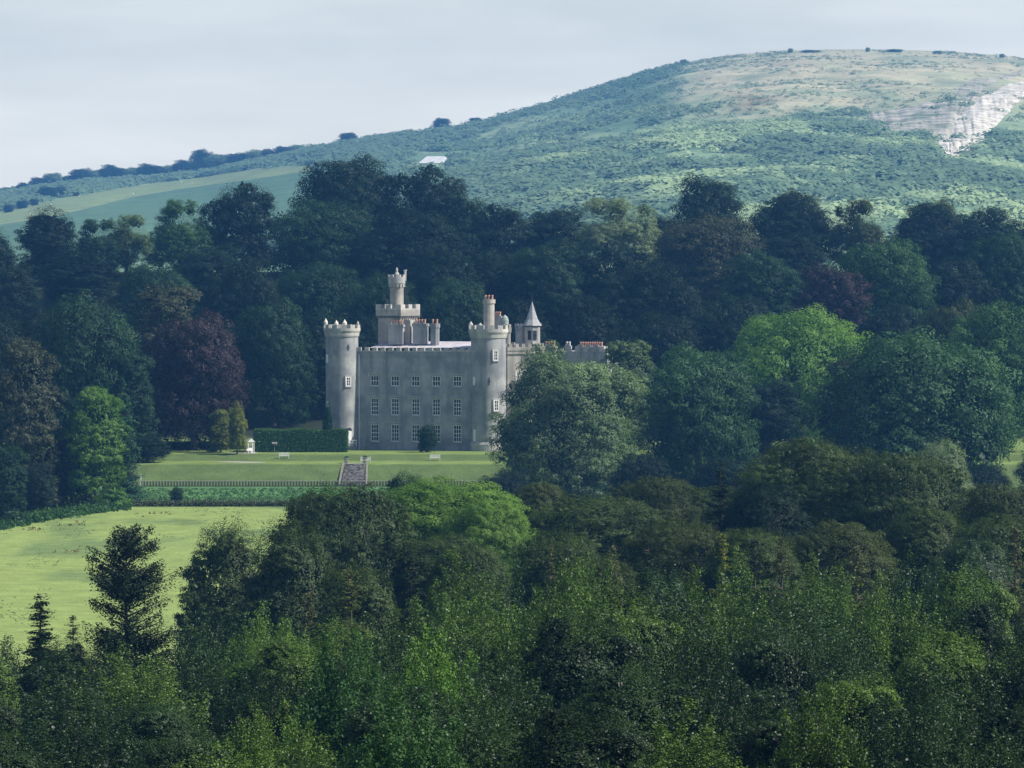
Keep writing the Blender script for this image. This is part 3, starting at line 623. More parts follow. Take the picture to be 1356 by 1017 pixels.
# foreground thicket
SKY = np.array([(-80, 835), (60, 842), (110, 850), (180, 845), (230, 832), (300, 818), (420, 812), (480, 812), (530, 772), (620, 762), (700, 748), (800, 752), (900, 748), (1000, 762), (1100, 752), (1200, 764), (1300, 755), (1440, 745)], float)
rows = [(285, -14, 15, 'rearmost'), (250, 16, 14, 'second'), (215, 66, 12, 'third'), (185, 128, 11, 'fourth'), (160, 185, 10, 'front')]
ordn = ['leftmost', 'second from left', 'third from left', 'fourth from left', 'fifth from left', 'sixth from left', 'seventh from left', 'eighth from left', 'ninth from left', 'tenth from left', 'eleventh from left', 'twelfth from left', 'thirteenth from left', 'fourteenth from left', 'rightmost']
rg = random.Random(5)
keys = ['near_a', 'near_round', 'near_c', 'near_round2', 'near_d', 'near_round']
for D, dt, nn, rn in rows:
    for i in range(nn):
        px = -40 + (1436 / (nn - 1)) * i + rg.uniform(-28, 28); top = float(np.interp(px, SKY[:, 0], SKY[:, 1])) + dt + rg.uniform(-10, 24)
        w = rg.uniform(*((7.2, 9.0) if D > 240 else (5.8, 7.6))) / D * F; d = D + rg.uniform(-9, 9)
        lf = rg.choice(['birch', 'birch', 'birchd', 'birchd', 'birchy'] if D > 270 else ['birch', 'birch', 'birchd'] if D > 240 else ['birch', 'birchd', 'birchd', 'birchd'])  # sunlit rear rows and shaded front rows put into the leaf colour
        if px < 200: lf = rg.choice(['birchd', 'birchd', 'birch'])
        what = {'birch': 'fresh green', 'birchd': 'dark green', 'birchy': 'yellowish green'}[lf]
        pos = ordn[i] if i < nn - 1 else 'rightmost'
        T((keys if D < 240 else ['near_a', 'near_c', 'near_round', 'near_d'])[(i * 5 + int(D)) % (6 if D < 240 else 4)], 'birch_tree', px, top, w, d, lf, '%s upright birch, %s in the %s rank of the thicket' % (what, pos, rn), 'birch tree', 'birches of the foreground thicket')
T('near_broad', 'maple_tree', 572, 845, 150, 205, 'bright', 'vivid green broad-leaved tree standing out in the lower centre-left thicket', 'maple tree')
T('near_broad', 'maple_tree', 455, 850, 150, 212, 'mid', 'fresh green leafy tree left of the vivid broad-leaved tree', 'maple tree')
T('near_broad', 'maple_tree', 540, 930, 190, 150, 'mid', 'green broad-leaved tree at the bottom edge below the vivid one', 'maple tree')
T('near_broad', 'maple_tree', 1085, 925, 150, 150, 'birch', 'leafy rounded tree at the bottom edge right of centre', 'maple tree')
# ------------------------------------------------------------------ hillside scrub and woods (a far-off mass)
def hill_scrub():
    g = rs(77); n0 = 190000
    D = 1800 + 3180 * g.rand(n0) ** .8; x = (g.rand(n0) * 2 - 1) * D * .17
    z = gz(x, D); px, py = topx(x, D, z)
    dens = np.full(n0, .55)
    nn = fbm(x / 100, D / 190, 4, 21)
    dens *= .15 + 1.3 * sstep(.36, .54, fbm(x / 85, D / 180, 4, 55))
    upper = sstep(840, 960, px) * (1 - sstep(105, 190, py + (nn - .5) * 110)); dens *= (1 - .72 * upper ** .7)
    fld = in_poly(px, py, PASTURE) | in_poly(px, py, LOWER); dens[fld] = 0
    dens[in_poly(px, py, CLIFF_OUT)] *= .3; dens[in_poly(px, py, CLIFF_IN)] *= .16; dens[in_poly(px, py, [(548, 200), (600, 200), (600, 226), (548, 226)])] = 0
    ridge = (D > 4880) & (px > 880); dens[ridge] = np.maximum(dens[ridge], .55 * (fbm(x[ridge] / 25, D[ridge] * 0, 3, 8) > .45))
    ok = (g.rand(n0) < dens) & (px > -150) & (px < 1500) & (py < 330); x, D, z, upper, py = x[ok], D[ok], z[ok], upper[ok], py[ok]
    m = len(x); print('scrub', m); r = (2.0 + 6.5 * g.rand(m) ** 2.2) * (1 - .62 * upper) * (.8 + .35 * sstep(120, 240, py)); tb = g.rand(m) * .14 + .18 + .8 * (sstep(120, 200, py)) * sstep(.42, .58, fbm(x / 70, D / 150, 3, 91)) * sstep(620, 800, CX + F * x / D)
    k = 36; ii = np.repeat(np.arange(m), k); q = unit(g.normal(0, 1, (m * k, 3)) + np.array((0, 0, .3))); q[:, 2] = np.abs(q[:, 2]) * 1.1
    pos = np.stack([x, D, z], 1)[ii] + q * r[ii][:, None] * (.75 + .35 * g.rand(m * k))[:, None] * np.array((1.25, 1.25, .72))
    nrm = unit(q * .5 + np.array((0, -.25, .7)) + g.normal(0, .15, q.shape)); V = quads(pos, nrm, 1.0, g, .8)
    c = np.repeat(pos, 4, 0); V = c + (V - c) * np.repeat(r[ii] * .46, 4)[:, None]
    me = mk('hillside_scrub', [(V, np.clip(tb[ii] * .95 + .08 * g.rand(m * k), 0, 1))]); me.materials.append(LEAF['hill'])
    o = link_mesh('hillside_scrub', me); tag(o, 'bushes and small woods spread over the far hillside', 'scrub', kind='stuff')
CLIFF_IN = [(1230, 160), (1256, 154), (1282, 140), (1305, 124), (1362, 102), (1420, 96), (1420, 112), (1366, 128), (1342, 150), (1316, 178), (1296, 206), (1268, 224), (1238, 216)]
CLIFF_OUT = [(1150, 135), (1200, 118), (1260, 108), (1300, 112), (1356, 95), (1420, 90), (1420, 118), (1340, 150), (1300, 185), (1268, 210), (1240, 205), (1225, 180), (1150, 175)]
hill_scrub()
def surf_D(px, py):
    Ds = np.linspace(1500, 4985, 1400); x = (px - CX) / F * Ds; z = gz(x, Ds); _, p = topx(x, Ds, z); vis = np.minimum.accumulate(p)
    i = int(np.argmax(vis <= py)); return float(Ds[i] if vis[i] <= py else 4985)
# limestone cliff let into the hill
def cliff(name, top, bot, n, m, mat, label, seed=3, out=16, amp=8):
    g = rs(seed); V = []
    def along(pl, t):
        pl = np.array(pl, float); s = np.linspace(0, 1, len(pl)); return np.interp(t, s, pl[:, 0]), np.interp(t, s, pl[:, 1])
    tt = np.linspace(0, 1, n); Da = [];
    for t in tt:
        a = along(top, t); b = along(bot, t); Da.append((surf_D(*a), surf_D(*b)))
    Da = np.array(Da); grid = {}; ker = np.ones(9) / 9
    for c in (0, 1): Da[:, c] = np.convolve(np.pad(Da[:, c], 4, 'edge'), ker, 'valid')
    for i, t in enumerate(tt):
        tx, ty = along(top, t); bx, by = along(bot, t)
        ty += (fbm(np.array([t * n / 4.0]), np.array([.5]), 3, seed + 2)[0] - .45) * 9; by += (fbm(np.array([t * n / 5.0]), np.array([9.5]), 3, seed + 4)[0] - .45) * 14
        for j in range(m):
            s = j / (m - 1); px = bx + (tx - bx) * s + 0; py = by + (ty - by) * s
            D = .5 * (Da[i, 1] * (1 - s) + Da[i, 0] * s) + .5 * surf_D(px, py); D = min(D, surf_D(px, py))
            u_, v_ = t * n / 3.2, s * 3.4; q = fbm(np.array([u_ * .8 + v_ * .6 + 40]), np.array([v_ * .8 - u_ * .6 + 90]), 4, seed)[0]; u_, v_ = t * n / 1.3, s * 5; q2 = fbm(np.array([u_ * .7 + v_ * .7 + 40]), np.array([v_ * .7 - u_ * .7 + 190]), 3, seed + 9)[0]
            edge = min(1, 4 * s * (1.05 - s) + .0, 8 * t * (1 - t) + .02) if True else 1
            D -= out * edge + amp * 2.2 * (q - .5) * edge + amp * (q2 - .5) * 2 * edge
            V.append(P(px, py, D))
    I = np.arange(n * m).reshape(n, m); Q = np.stack([I[:-1, :-1], I[1:, :-1], I[1:, 1:], I[:-1, 1:]], -1).reshape(-1, 4)
    me = np_mesh(name, np.array(V), Q); me.materials.append(mat); o = link_mesh(name, me); tag(o, label, 'cliff', kind='structure'); return o
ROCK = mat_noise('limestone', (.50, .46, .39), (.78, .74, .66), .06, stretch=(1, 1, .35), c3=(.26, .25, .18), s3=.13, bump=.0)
ROCK2 = mat_noise('limestone_dull', (.22, .21, .16), (.52, .48, .41), .07, stretch=(1, 1, .6), c3=(.09, .14, .06), s3=.05)  # duller limestone with patches of green
cliff('cliff', [(1236, 168), (1256, 158), (1282, 144), (1305, 126), (1335, 112), (1362, 104), (1400, 100)], [(1246, 203), (1266, 210), (1292, 196), (1316, 170), (1342, 142), (1366, 122), (1400, 108)], 110, 34, ROCK, 'bright limestone cliff face on the right of the hill')
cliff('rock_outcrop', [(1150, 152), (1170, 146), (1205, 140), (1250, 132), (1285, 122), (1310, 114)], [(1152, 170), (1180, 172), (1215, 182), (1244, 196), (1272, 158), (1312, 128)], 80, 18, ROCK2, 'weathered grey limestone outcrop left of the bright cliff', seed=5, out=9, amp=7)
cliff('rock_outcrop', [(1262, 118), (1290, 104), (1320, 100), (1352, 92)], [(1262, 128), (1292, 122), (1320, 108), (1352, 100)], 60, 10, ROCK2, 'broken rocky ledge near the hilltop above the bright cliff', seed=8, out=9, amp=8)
# skyline and hedgerow trees on the far hill
def hill_tree(px, top, w, h, label, leaf='dark', key='far_dome', group=None, D=None):
    D = D or surf_D(px, top + h); x = PX(px, D); cm, tm, W_, H_ = TEMPL[key]
    Hh = (h * 1.12) / F * D; z = gz1(x, D) - Hh * .08
    e = empty('hill_tree', (x, D, z), px % 6, (w / F * D / W_, w / F * D / W_, Hh / H_)); tag(e, label, 'tree', group)
    c = link_mesh('crown', cm, None, e); c.material_slots[0].link = 'OBJECT'; c.material_slots[0].material = LEAF[leaf]; link_mesh('trunk', tm, None, e)
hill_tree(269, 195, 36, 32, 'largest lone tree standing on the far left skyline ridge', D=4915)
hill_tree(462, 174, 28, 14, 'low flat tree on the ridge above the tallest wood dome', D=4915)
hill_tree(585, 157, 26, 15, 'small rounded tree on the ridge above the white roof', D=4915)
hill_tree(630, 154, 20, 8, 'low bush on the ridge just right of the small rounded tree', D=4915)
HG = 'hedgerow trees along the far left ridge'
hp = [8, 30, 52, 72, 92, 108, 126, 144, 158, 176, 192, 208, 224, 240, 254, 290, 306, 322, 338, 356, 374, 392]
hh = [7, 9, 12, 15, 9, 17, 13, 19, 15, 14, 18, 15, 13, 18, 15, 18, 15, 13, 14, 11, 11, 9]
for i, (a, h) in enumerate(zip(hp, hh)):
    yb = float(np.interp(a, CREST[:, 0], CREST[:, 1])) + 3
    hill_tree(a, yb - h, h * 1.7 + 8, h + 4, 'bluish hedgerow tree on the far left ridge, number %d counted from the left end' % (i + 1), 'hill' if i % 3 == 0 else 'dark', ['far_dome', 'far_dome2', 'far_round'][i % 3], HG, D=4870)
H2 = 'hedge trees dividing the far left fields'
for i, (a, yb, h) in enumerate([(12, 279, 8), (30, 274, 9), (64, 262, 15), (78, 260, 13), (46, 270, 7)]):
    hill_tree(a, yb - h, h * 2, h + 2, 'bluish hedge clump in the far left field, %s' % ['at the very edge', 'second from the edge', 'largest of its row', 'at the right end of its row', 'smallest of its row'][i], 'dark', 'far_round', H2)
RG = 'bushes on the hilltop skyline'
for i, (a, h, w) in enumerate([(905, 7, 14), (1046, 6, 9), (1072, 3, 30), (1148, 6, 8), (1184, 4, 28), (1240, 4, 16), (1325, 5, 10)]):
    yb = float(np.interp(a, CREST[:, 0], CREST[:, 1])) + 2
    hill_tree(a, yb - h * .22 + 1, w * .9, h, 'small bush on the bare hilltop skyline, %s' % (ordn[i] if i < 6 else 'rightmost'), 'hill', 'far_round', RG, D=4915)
# farm building roof on the hill
def barn():
    D = surf_D(573, 217); x, _, z = P(573, 217, D); s = D / F
    e = empty('barn', (x, D - 3, z - 1), R(-14)); tag(e, 'white-roofed barn on the far hillside above the dark skyline trees', 'barn')
    w, h, dd = 19 * s, 8 * s, 18 * s
    MB().box(-w, w, 0, dd, -4, h * .3).build('wall', mat_noise('barn_wall', (.45, .44, .42), (.6, .6, .58), .3), e)
    MB().add([(-w - .4, -.5, h * .3), (w + .4, -.5, h * .3), (w * .75, dd / 2, h * 1.45), (-w * .55, dd / 2, h * 1.45), (-w - .4, dd + .5, h * .3), (w + .4, dd + .5, h * .3), ],
             [(0, 1, 2, 3), (3, 2, 5, 4), (0, 3, 4), (1, 5, 2)]).build('roof', mat_noise('barn_roof', (.72, .71, .7), (.86, .85, .83), .2, rough=.5), e)
barn()
# sheep in the far pasture
def sheep_mesh():
    import bmesh
    mb = MB()
    vs = [(0, 0, .72), (.45, 0, .78), (-.45, 0, .76), (.72, 0, .98), (.98, 0, .86), (.42, .16, .4), (.42, .16, .02), (.42, -.16, .4), (.42, -.16, .02), (-.42, .16, .4), (-.42, .16, .02), (-.42, -.16, .4), (-.42, -.16, .02), (-.62, 0, .6)]
    ed = [(0, 1), (0, 2), (1, 3), (3, 4), (1, 5), (5, 6), (1, 7), (7, 8), (2, 9), (9, 10), (2, 11), (11, 12), (2, 13)]
    rad = [.34, .32, .33, .15, .09, .08, .05, .08, .05, .09, .05, .09, .05, .06]
    me = bpy.data.meshes.new('sheep_src'); me.from_pydata(vs, ed, []); o = bpy.data.objects.new('tmp_sheep', me); COL.objects.link(o)
    md = o.modifiers.new('s', 'SKIN'); 
    if not me.skin_vertices: 
        bm = bmesh.new(); bm.from_mesh(me); bm.verts.layers.skin.verify(); bm.to_mesh(me); bm.free()
    for i, r in enumerate(rad): me.skin_vertices[0].data[i].radius = (r, r); me.skin_vertices[0].data[i].use_root = (i == 0)
    o.modifiers.new('d', 'SUBSURF').levels = 1
    dg = bpy.context.evaluated_depsgraph_get(); out = bpy.data.meshes.new_from_object(o.evaluated_get(dg)); bpy.data.objects.remove(o); out.name = 'sheep'; return out
WOOL = mat_noise('wool', (.7, .68, .62), (.85, .83, .78), 6)
sm = sheep_mesh(); sm.materials.clear(); sm.materials.append(WOOL)
for i, (a, b) in enumerate([(31, 269), (105, 261), (68, 272), (148, 247), (176, 258), (240, 242), (254, 243), (190, 241), (118, 250), (40, 284)]):
    D = surf_D(a, b); x, _, z = P(a, b, D); o = link_mesh('sheep', sm); o.location = (x, D, gz1(x, D)); o.rotation_euler = (0, 0, i * 1.9); o.scale = (1.5, 1.5, 1.5)
    tag(o, 'white sheep grazing in the far left hill field', 'sheep', 'sheep in the far hill field')

# ------------------------------------------------------------------ castle
TH = R(12); CD = 806.0; CXW = PX(550, CD)
castle = empty('castle', (CXW, CD, 0), -TH); tag(castle, 'grey castellated country house with round corner towers and a keep', 'castle')
def wpt(a, w): return CXW + a * math.cos(TH) + w * math.sin(TH), CD - a * math.sin(TH) + w * math.cos(TH)
def lx(px, w=0.0):
    k = (px - CX) / F * 1.0008
    return (k * (CD + w * math.cos(TH)) - CXW - w * math.sin(TH)) / (math.cos(TH) + k * math.sin(TH))
def lz(py, a=0.0, w=0.0): return PZ(py, wpt(a, w)[1])
def stonemat(name, a, b, c, s=.9):
    m, t = mat_new(name); L = t.links.new
    tc = N(t, 'ShaderNodeTexCoord')
    n1 = N(t, 'ShaderNodeTexNoise', i_Scale=s, i_Detail=6.0, i_Roughness=.7); L(tc.outputs['Object'], n1.inputs['Vector'])
    mp = N(t, 'ShaderNodeMapping'); mp.inputs['Scale'].default_value = (1.1, 1.1, .12); L(tc.outputs['Object'], mp.inputs['Vector'])
    n2 = N(t, 'ShaderNodeTexNoise', i_Scale=.9, i_Detail=4.0); L(mp.outputs[0], n2.inputs['Vector'])
    n3 = N(t, 'ShaderNodeTexNoise', i_Scale=.33, i_Detail=4.0); L(tc.outputs['Object'], n3.inputs['Vector'])
    r1 = N(t, 'ShaderNodeMapRange'); r1.inputs[1].default_value = .3; r1.inputs[2].default_value = .7; L(n1.outputs['Fac'], r1.inputs[0])
    r2 = N(t, 'ShaderNodeMapRange'); r2.inputs[1].default_value = .48; r2.inputs[2].default_value = .72; r2.inputs[4].default_value = .95; L(n2.outputs['Fac'], r2.inputs[0])
    r3 = N(t, 'ShaderNodeMapRange'); r3.inputs[1].default_value = .4; r3.inputs[2].default_value = .65; r3.inputs[4].default_value = .9; L(n3.outputs['Fac'], r3.inputs[0])
    m1 = N(t, 'ShaderNodeMix', data_type='RGBA'); m1.inputs['A'].default_value = (*a, 1); m1.inputs['B'].default_value = (*b, 1); L(r1.outputs[0], m1.inputs['Factor'])
    m2 = N(t, 'ShaderNodeMix', data_type='RGBA'); L(m1.outputs['Result'], m2.inputs['A']); m2.inputs['B'].default_value = (*c, 1); L(r2.outputs[0], m2.inputs['Factor'])
    m3 = N(t, 'ShaderNodeMix', data_type='RGBA'); L(m2.outputs['Result'], m3.inputs['A']); m3.inputs['B'].default_value = (a[0] * .62, a[1] * .64, a[2] * .68, 1); L(r3.outputs[0], m3.inputs['Factor'])
    b_ = N(t, 'ShaderNodeBsdfPrincipled', i_Roughness=.92); b_.inputs['Specular IOR Level'].default_value = .15; L(m3.outputs['Result'], b_.inputs['Base Color'])
    bp = N(t, 'ShaderNodeBump'); bp.inputs['Strength'].default_value = .35; bp.inputs['Distance'].default_value = .05; L(n1.outputs['Fac'], bp.inputs['Height']); L(bp.outputs[0], b_.inputs['Normal'])
    o = N(t, 'ShaderNodeOutputMaterial'); L(b_.outputs[0], o.inputs[0]); return m
ST = stonemat('render_stone', (.295, .305, .305), (.40, .40, .395), (.20, .205, .205))
STL = stonemat('limestone_trim', (.42, .41, .38), (.56, .54, .49), (.27, .265, .25), 1.5)
STK = stonemat('keep_stone', (.35, .33, .29), (.45, .42, .37), (.23, .22, .20), 1.2)
GLASS = mat_noise('window_glass', (.010, .013, .018), (.025, .03, .04), .6, rough=.15, spec=.2)
WHITE = mat_noise('white_paint', (.72, .73, .73), (.82, .82, .81), 4, rough=.55)
LEAD = mat_noise('lead_roof', (.38, .36, .40), (.52, .50, .53), .5, rough=.6)
POT = mat_noise('terracotta', (.42, .21, .14), (.58, .34, .24), 4, rough=.8)
POTW = mat_noise('buff_pot', (.62, .55, .46), (.75, .7, .62), 4, rough=.8)
IRON = mat_noise('dark_iron', (.02, .02, .022), (.04, .04, .04), 4, rough=.6)
SLATE = mat_noise('spire_slate', (.24, .25, .27), (.33, .34, .35), 1.5, rough=.7, stretch=(1, 1, 2))
def arc_merlons(mb, cx, cy, r, th, z0, z1, n, frac=.55, ph=0.0):
    for k in range(n):
        a = ph + 2 * math.pi * k / n; mb.arc(cx, cy, r - th, r, z0, z1, a, a + 2 * math.pi / n * frac, 2)
# --- main block: front wall with real openings
WX = [496.1, 523.1, 550.2, 577.7, 605.4]
A0, A1 = lx(472), lx(630)
zt = lz(466); 
rowsW = [(497.6, 511.6, 11.4), (527.6, 550, 10.8), (562.2, 585, 10.8)]
s7 = CD / F
def facade():
    mb = MB(); th = .7
    holes = []
    for (y0, y1, w) in rowsW:
        for px in WX:
            a = lx(px); holes.append((a - w * s7 / 2 / math.cos(TH), a + w * s7 / 2 / math.cos(TH), lz(y1), lz(y0)))
    zs = sorted({-1.0, zt} | {round(h[2], 4) for h in holes} | {round(h[3], 4) for h in holes})
    # z bands at each row share edges
    for j in range(len(zs) - 1):
        z0, z1 = zs[j], zs[j + 1]; zm = (z0 + z1) / 2; hs = sorted([h for h in holes if h[2] < zm < h[3]])
        x = A0
        for h in hs: mb.box(x, h[0], 0, th, z0, z1); x = h[1]
        mb.box(x, A1, 0, th, z0, z1)
    return mb, holes
mb, holes = facade(); mb.build('wall', ST, castle)
# block body behind
MB().box(A0, A0 + .7, .7, 20, -1, zt).box(A1 - .7, A1, .7, 20, -1, zt).box(A0, A1, 20, 20.7, -1, zt).build('side_wall', ST, castle)
MB().box(A0 + .7, A1 - .7, 0.9, 20, lz(468) - .2, lz(468)).build('roof_deck', LEAD, castle)
mb = MB(); pa = zt; mz = lz(460.2)
mb.box(A0, A1, -.14, .5, zt, lz(464.6)); n = 15; step = (A1 - A0) / n
for k in range(n): mb.box(A0 + step * (k + .05), A0 + step * (k + .6), -.14, .5, lz(464.6), mz)
mb.build('parapet', STL, castle)
MB().box(A0, A1, -.16, 0, lz(472.2), lz(471)).build('string_course', ST, castle)
MB().box(A0, A1, -.14, 0, -1, lz(591.5)).build('plinth', ST, castle)
# low pitched roof
ra, rb = lx(507, 4), lx(632, 4)
z0_, z1_ = lz(460, 0, 3), lz(452.2, 0, 9)
MB().add([(ra - 2.2, 2.5, z0_ - .1), (rb, 2.5, z0_ - .1), (rb, 8, z1_ + .05), (ra, 8, z1_ + .05), (ra - 2.2, 17, z0_), (rb, 17, z0_)],
   [(0, 1, 2, 3), (3, 2, 5, 4), (0, 3, 4), (1, 5, 2)]).build('roof', LEAD, castle)
# windows
WCACHE = {}
def window(loc, w, h, cols, rws, rot=0, hood=True, surround=False, recess=.22, name='window', white=False):
    key = (round(w, 2), round(h, 2), cols, rws, hood, surround, recess, white)
    if key not in WCACHE:
        g = MB().box(-w / 2, w / 2, recess + .05, recess + .09, -h / 2, h / 2).mesh('window', WHITE if white == 2 else GLASS)  # white pane carries the sky's reflection as plain colour
        f = MB(); t = .15
        f.box(-w / 2, -w / 2 + t, recess, recess + .045, -h / 2, h / 2).box(w / 2 - t, w / 2, recess, recess + .045, -h / 2, h / 2)
        f.box(-w / 2 + t, w / 2 - t, recess, recess + .045, -h / 2, -h / 2 + t).box(-w / 2 + t, w / 2 - t, recess, recess + .045, h / 2 - t, h / 2)
        iw = w - 2 * t; ih = h - 2 * t
        for c in range(1, cols): x = -iw / 2 + iw * c / cols; f.box(x - .04, x + .04, recess - .002, recess + .043, -h / 2 + t, h / 2 - t)
        for r in range(1, rws): z = -ih / 2 + ih * r / rws; q = .05 if r * 2 == rws else .04; f.box(-w / 2 + t, w / 2 - t, recess + .002, recess + .047, z - q, z + q)
        fm = f.mesh('window_frame', WHITE)
        sl = MB().box(-w / 2 - .16, w / 2 + .16, -.13, .1, -h / 2 - .2, -h / 2 - .003).mesh('sill', STL)
        hm = None
        if hood: hm = MB().box(-w / 2 - .38, w / 2 + .38, -.11, -.002, h / 2 + .25, h / 2 + .4).box(-w / 2 - .38, -w / 2 - .22, -.11, -.002, h / 2 - .25, h / 2 + .247).box(w / 2 + .22, w / 2 + .38, -.11, -.002, h / 2 - .25, h / 2 + .247).mesh('hood_mould', STL)
        sm_ = None
        if surround: sm_ = MB().box(-w / 2 - .2, -w / 2, -.06, .35, -h / 2, h / 2 + .2).box(w / 2, w / 2 + .2, -.06, .35, -h / 2, h / 2 + .2).box(-w / 2 + .002, w / 2 - .002, -.06, .35, h / 2 + .002, h / 2 + .2).mesh('surround', STL)
        WCACHE[key] = (g, fm, sl, hm, sm_)
    g, fm, sl, hm, sm_ = WCACHE[key]
    o = link_mesh(name, g, None, castle); o.location = loc; o.rotation_euler = (0, 0, rot)
    link_mesh('window_frame', fm, None, o); link_mesh('sill', sl, None, o)
    if hm: link_mesh('hood_mould', hm, None, o)
    if sm_: link_mesh('surround', sm_, None, o)
    return o
for i, h in enumerate(holes):
    window(((h[0] + h[1]) / 2, 0, (h[2] + h[3]) / 2), h[1] - h[0], h[3] - h[2], 3, 2 if i < 5 else 4, hood=True)
# --- round corner towers
def round_tower(pxc, rpx, w, ybase, ycorb, ycren, ytop, nm, flare):
    a = lx(pxc, w); r = rpx * s7; z1 = lz(ycorb, a, w)
    MB().lathe(a, w, [(r * 1.0, -1), (r * .985, z1 + .3)], 64).build('round_tower', ST, castle)
    mb = MB(); zc = lz(ycren, a, w); zt_ = lz(ytop, a, w); R2 = flare * s7
    mb.lathe(a, w, [(r * .96, z1 - .25), (r * 1.0 + .1, z1 - .2), (r + .16, z1 + .1), (R2 - .2, z1 + .45), (R2, z1 + .9), (R2, zc), (R2 - .5, zc), (R2 - .5, zc - .6)], 64)
    arc_merlons(mb, a, w, R2, .45, zc, zt_, nm, .58, .2)
    mb.build('tower_parapet', STL, castle)
    return a, r, R2, zc, zt_
tl = round_tower(453, 22, .6, 598, 444, 434.5, 430, 12, 24.6)
tr = round_tower(646.8, 23.4, .9, 598, 446, 435.5, 430.5, 12, 26.3)
MB().lathe(tr[0], .9, [(tr[1] * 1.12, -1), (tr[1] * 1.09, lz(588, tr[0])), (tr[1] * .99, lz(584.5, tr[0]))], 64).build('battered_base', STL, castle)
def on_tower(t, wc, px, y0, y1, wpx, cols, rws, slit=False, white=False):
    a, r = t[0], t[1]; pc = CX + F * wpt(a, wc)[0] / wpt(a, wc)[1]
    s = max(-.97, min(.97, (px - pc) * s7 / r)); phi = math.asin(s) + TH   # angle in local frame, from -y towards +x
    x, y = a + r * math.sin(phi), wc - r * math.cos(phi); h = (y1 - y0) * s7; w = wpx * s7 / max(.45, math.cos(phi - TH))
    z = (lz(y0, a, wc) + lz(y1, a, wc)) / 2
    window((x, y, z), w, h, cols, rws, rot=phi, hood=False, surround=not slit, recess=-.06 if slit else -.04, white=white)
on_tower(tl, .6, 462, 498.5, 511, 6, 2, 3); on_tower(tl, .6, 433.6, 469, 480, 2.6, 1, 1, True, 2); on_tower(tl, .6, 433.6, 531, 543, 2.6, 1, 1, True, 2)
on_tower(tr, .9, 656.5, 463.5, 477, 6, 2, 3); on_tower(tr, .9, 657.3, 529, 543.5, 6, 2, 3); on_tower(tr, .9, 628, 498.5, 509.5, 2.8, 1, 1, True, 2); on_tower(tr, .9, 628.5, 568, 584, 2.8, 1, 1, True, 2)
def slit(t, wc, px, y0, y1):
    a, r = t[0], t[1]; pc = CX + F * wpt(a, wc)[0] / wpt(a, wc)[1]; phi = math.asin((px - pc) * s7 / r) + TH
    x, y = a + r * math.sin(phi), wc - r * math.cos(phi)
    o = MB().box(-.09, .09, -.03, .1, -(y1 - y0) * s7 / 2, (y1 - y0) * s7 / 2).box(-.28, .28, -.028, .1, -.06, .06).build('arrow_slit', IRON, castle)
    o.location = (x, y, (lz(y0, a, wc) + lz(y1, a, wc)) / 2); o.rotation_euler = (0, 0, phi)
slit(tl, .6, 462, 456, 463.5); slit(tr, .9, 648, 499, 509)
# tower top chimneys / finials
def chimney(px, ytop, ybot, wpx, w, pots=3, mat=STL, pot=POT, n=0, dpx=None, rot=0, cap=True):
    a = lx(px, w); z1 = lz(ytop, a, w); z0 = lz(ybot, a, w); W2 = wpx * s7 / 2; d2 = (dpx or wpx * .7) * s7 / 2; mb = MB()
    if n: mb.lathe(a, w, [(W2 * .86, z0), (W2 * .86, z1 - .9), (W2, z1 - .75), (W2, z1)], n, math.pi / n)
    else:
        mb.box(a - W2 * .9, a + W2 * .9, w - d2 * .9, w + d2 * .9, z0, z1 - .55, rot, (a, w)); mb.box(a - W2, a + W2, w - d2, w + d2, z1 - .547, z1, rot, (a, w))
        for q in (-.8, -.25, .3): mb.box(a + W2 * q, a + W2 * (q + .32), w - d2, w - d2 + .25, z1, z1 + .35, rot, (a, w))
    o = mb.build('chimney', mat, castle)
    for k in range(pots):
        x = (-.5 + (k + .5) / pots) * W2 * 1.6; pm = MB().lathe(x * math.cos(rot), x * math.sin(rot), [(.2, z1), (.17, z1 + .55), (.23, z1 + .6), (.2, z1 + .85)], 10).build('chimney_pot', pot, o)
        pm.location = (a, w, 0)
    return o
def finial(px, ytop, ybot, wpx, w, mat=STL):
    a = lx(px, w); z1, z0 = lz(ytop, a, w), lz(ybot, a, w); r = wpx * s7 / 2; h = z1 - z0
    MB().lathe(a, w, [(r * .6, z0), (r * .6, z0 + h * .45), (r, z0 + h * .5), (r, z0 + h * .7), (r * .5, z0 + h * .85), (.05, z1)], 10).build('finial', mat, castle)
finial(431.5, 421.5, 436, 5.2, -.6, POTW); finial(445.6, 424, 436, 5.5, -2, POTW); finial(456.5, 423, 437, 6, -1, POTW); finial(474, 425, 434, 3.4, .4, STL)
finial(623.5, 425.5, 436, 5.5, 0, STL); finial(636, 427.5, 436, 5.5, -1.6, STL)
chimney(647.5, 396.5, 436, 17, 2.2, 3, STK, POT, n=14)
chimney(659.5, 418.5, 436, 10, 4, 3, ST)
# domed lead cap on the tower roof
a = lx(668.5, 4); MB().lathe(a, 4, [(.75, lz(436, a, 4)), (.75, lz(424, a, 4)), (.62, lz(421, a, 4)), (.35, lz(418.5, a, 4)), (.05, lz(417, a, 4))], 14).build('dome_cap', mat_noise('green_lead', (.2, .25, .23), (.33, .38, .35), 2), castle)
# bartizan turret beside right tower
a = lx(671.6, 2.6); r = 4.6 * s7; z = lambda y: lz(y, a, 2.6)
mb = MB().lathe(a, 2.6, [(.1, z(487)), (r * .6, z(482)), (r, z(476)), (r, z(442)), (r * 1.2, z(440)), (r * 1.25, z(434)), (r * .9, z(434))], 24); arc_merlons(mb, a, 2.6, r * 1.25, .25, z(434), z(429.5), 7, .6)
mb.build('bartizan', STK, castle)
a = lx(672.5, 3); MB().box(a - .5, a + .5, 2.6, 3.6, -1, lz(470, a, 3)).build('buttress', STL, castle)
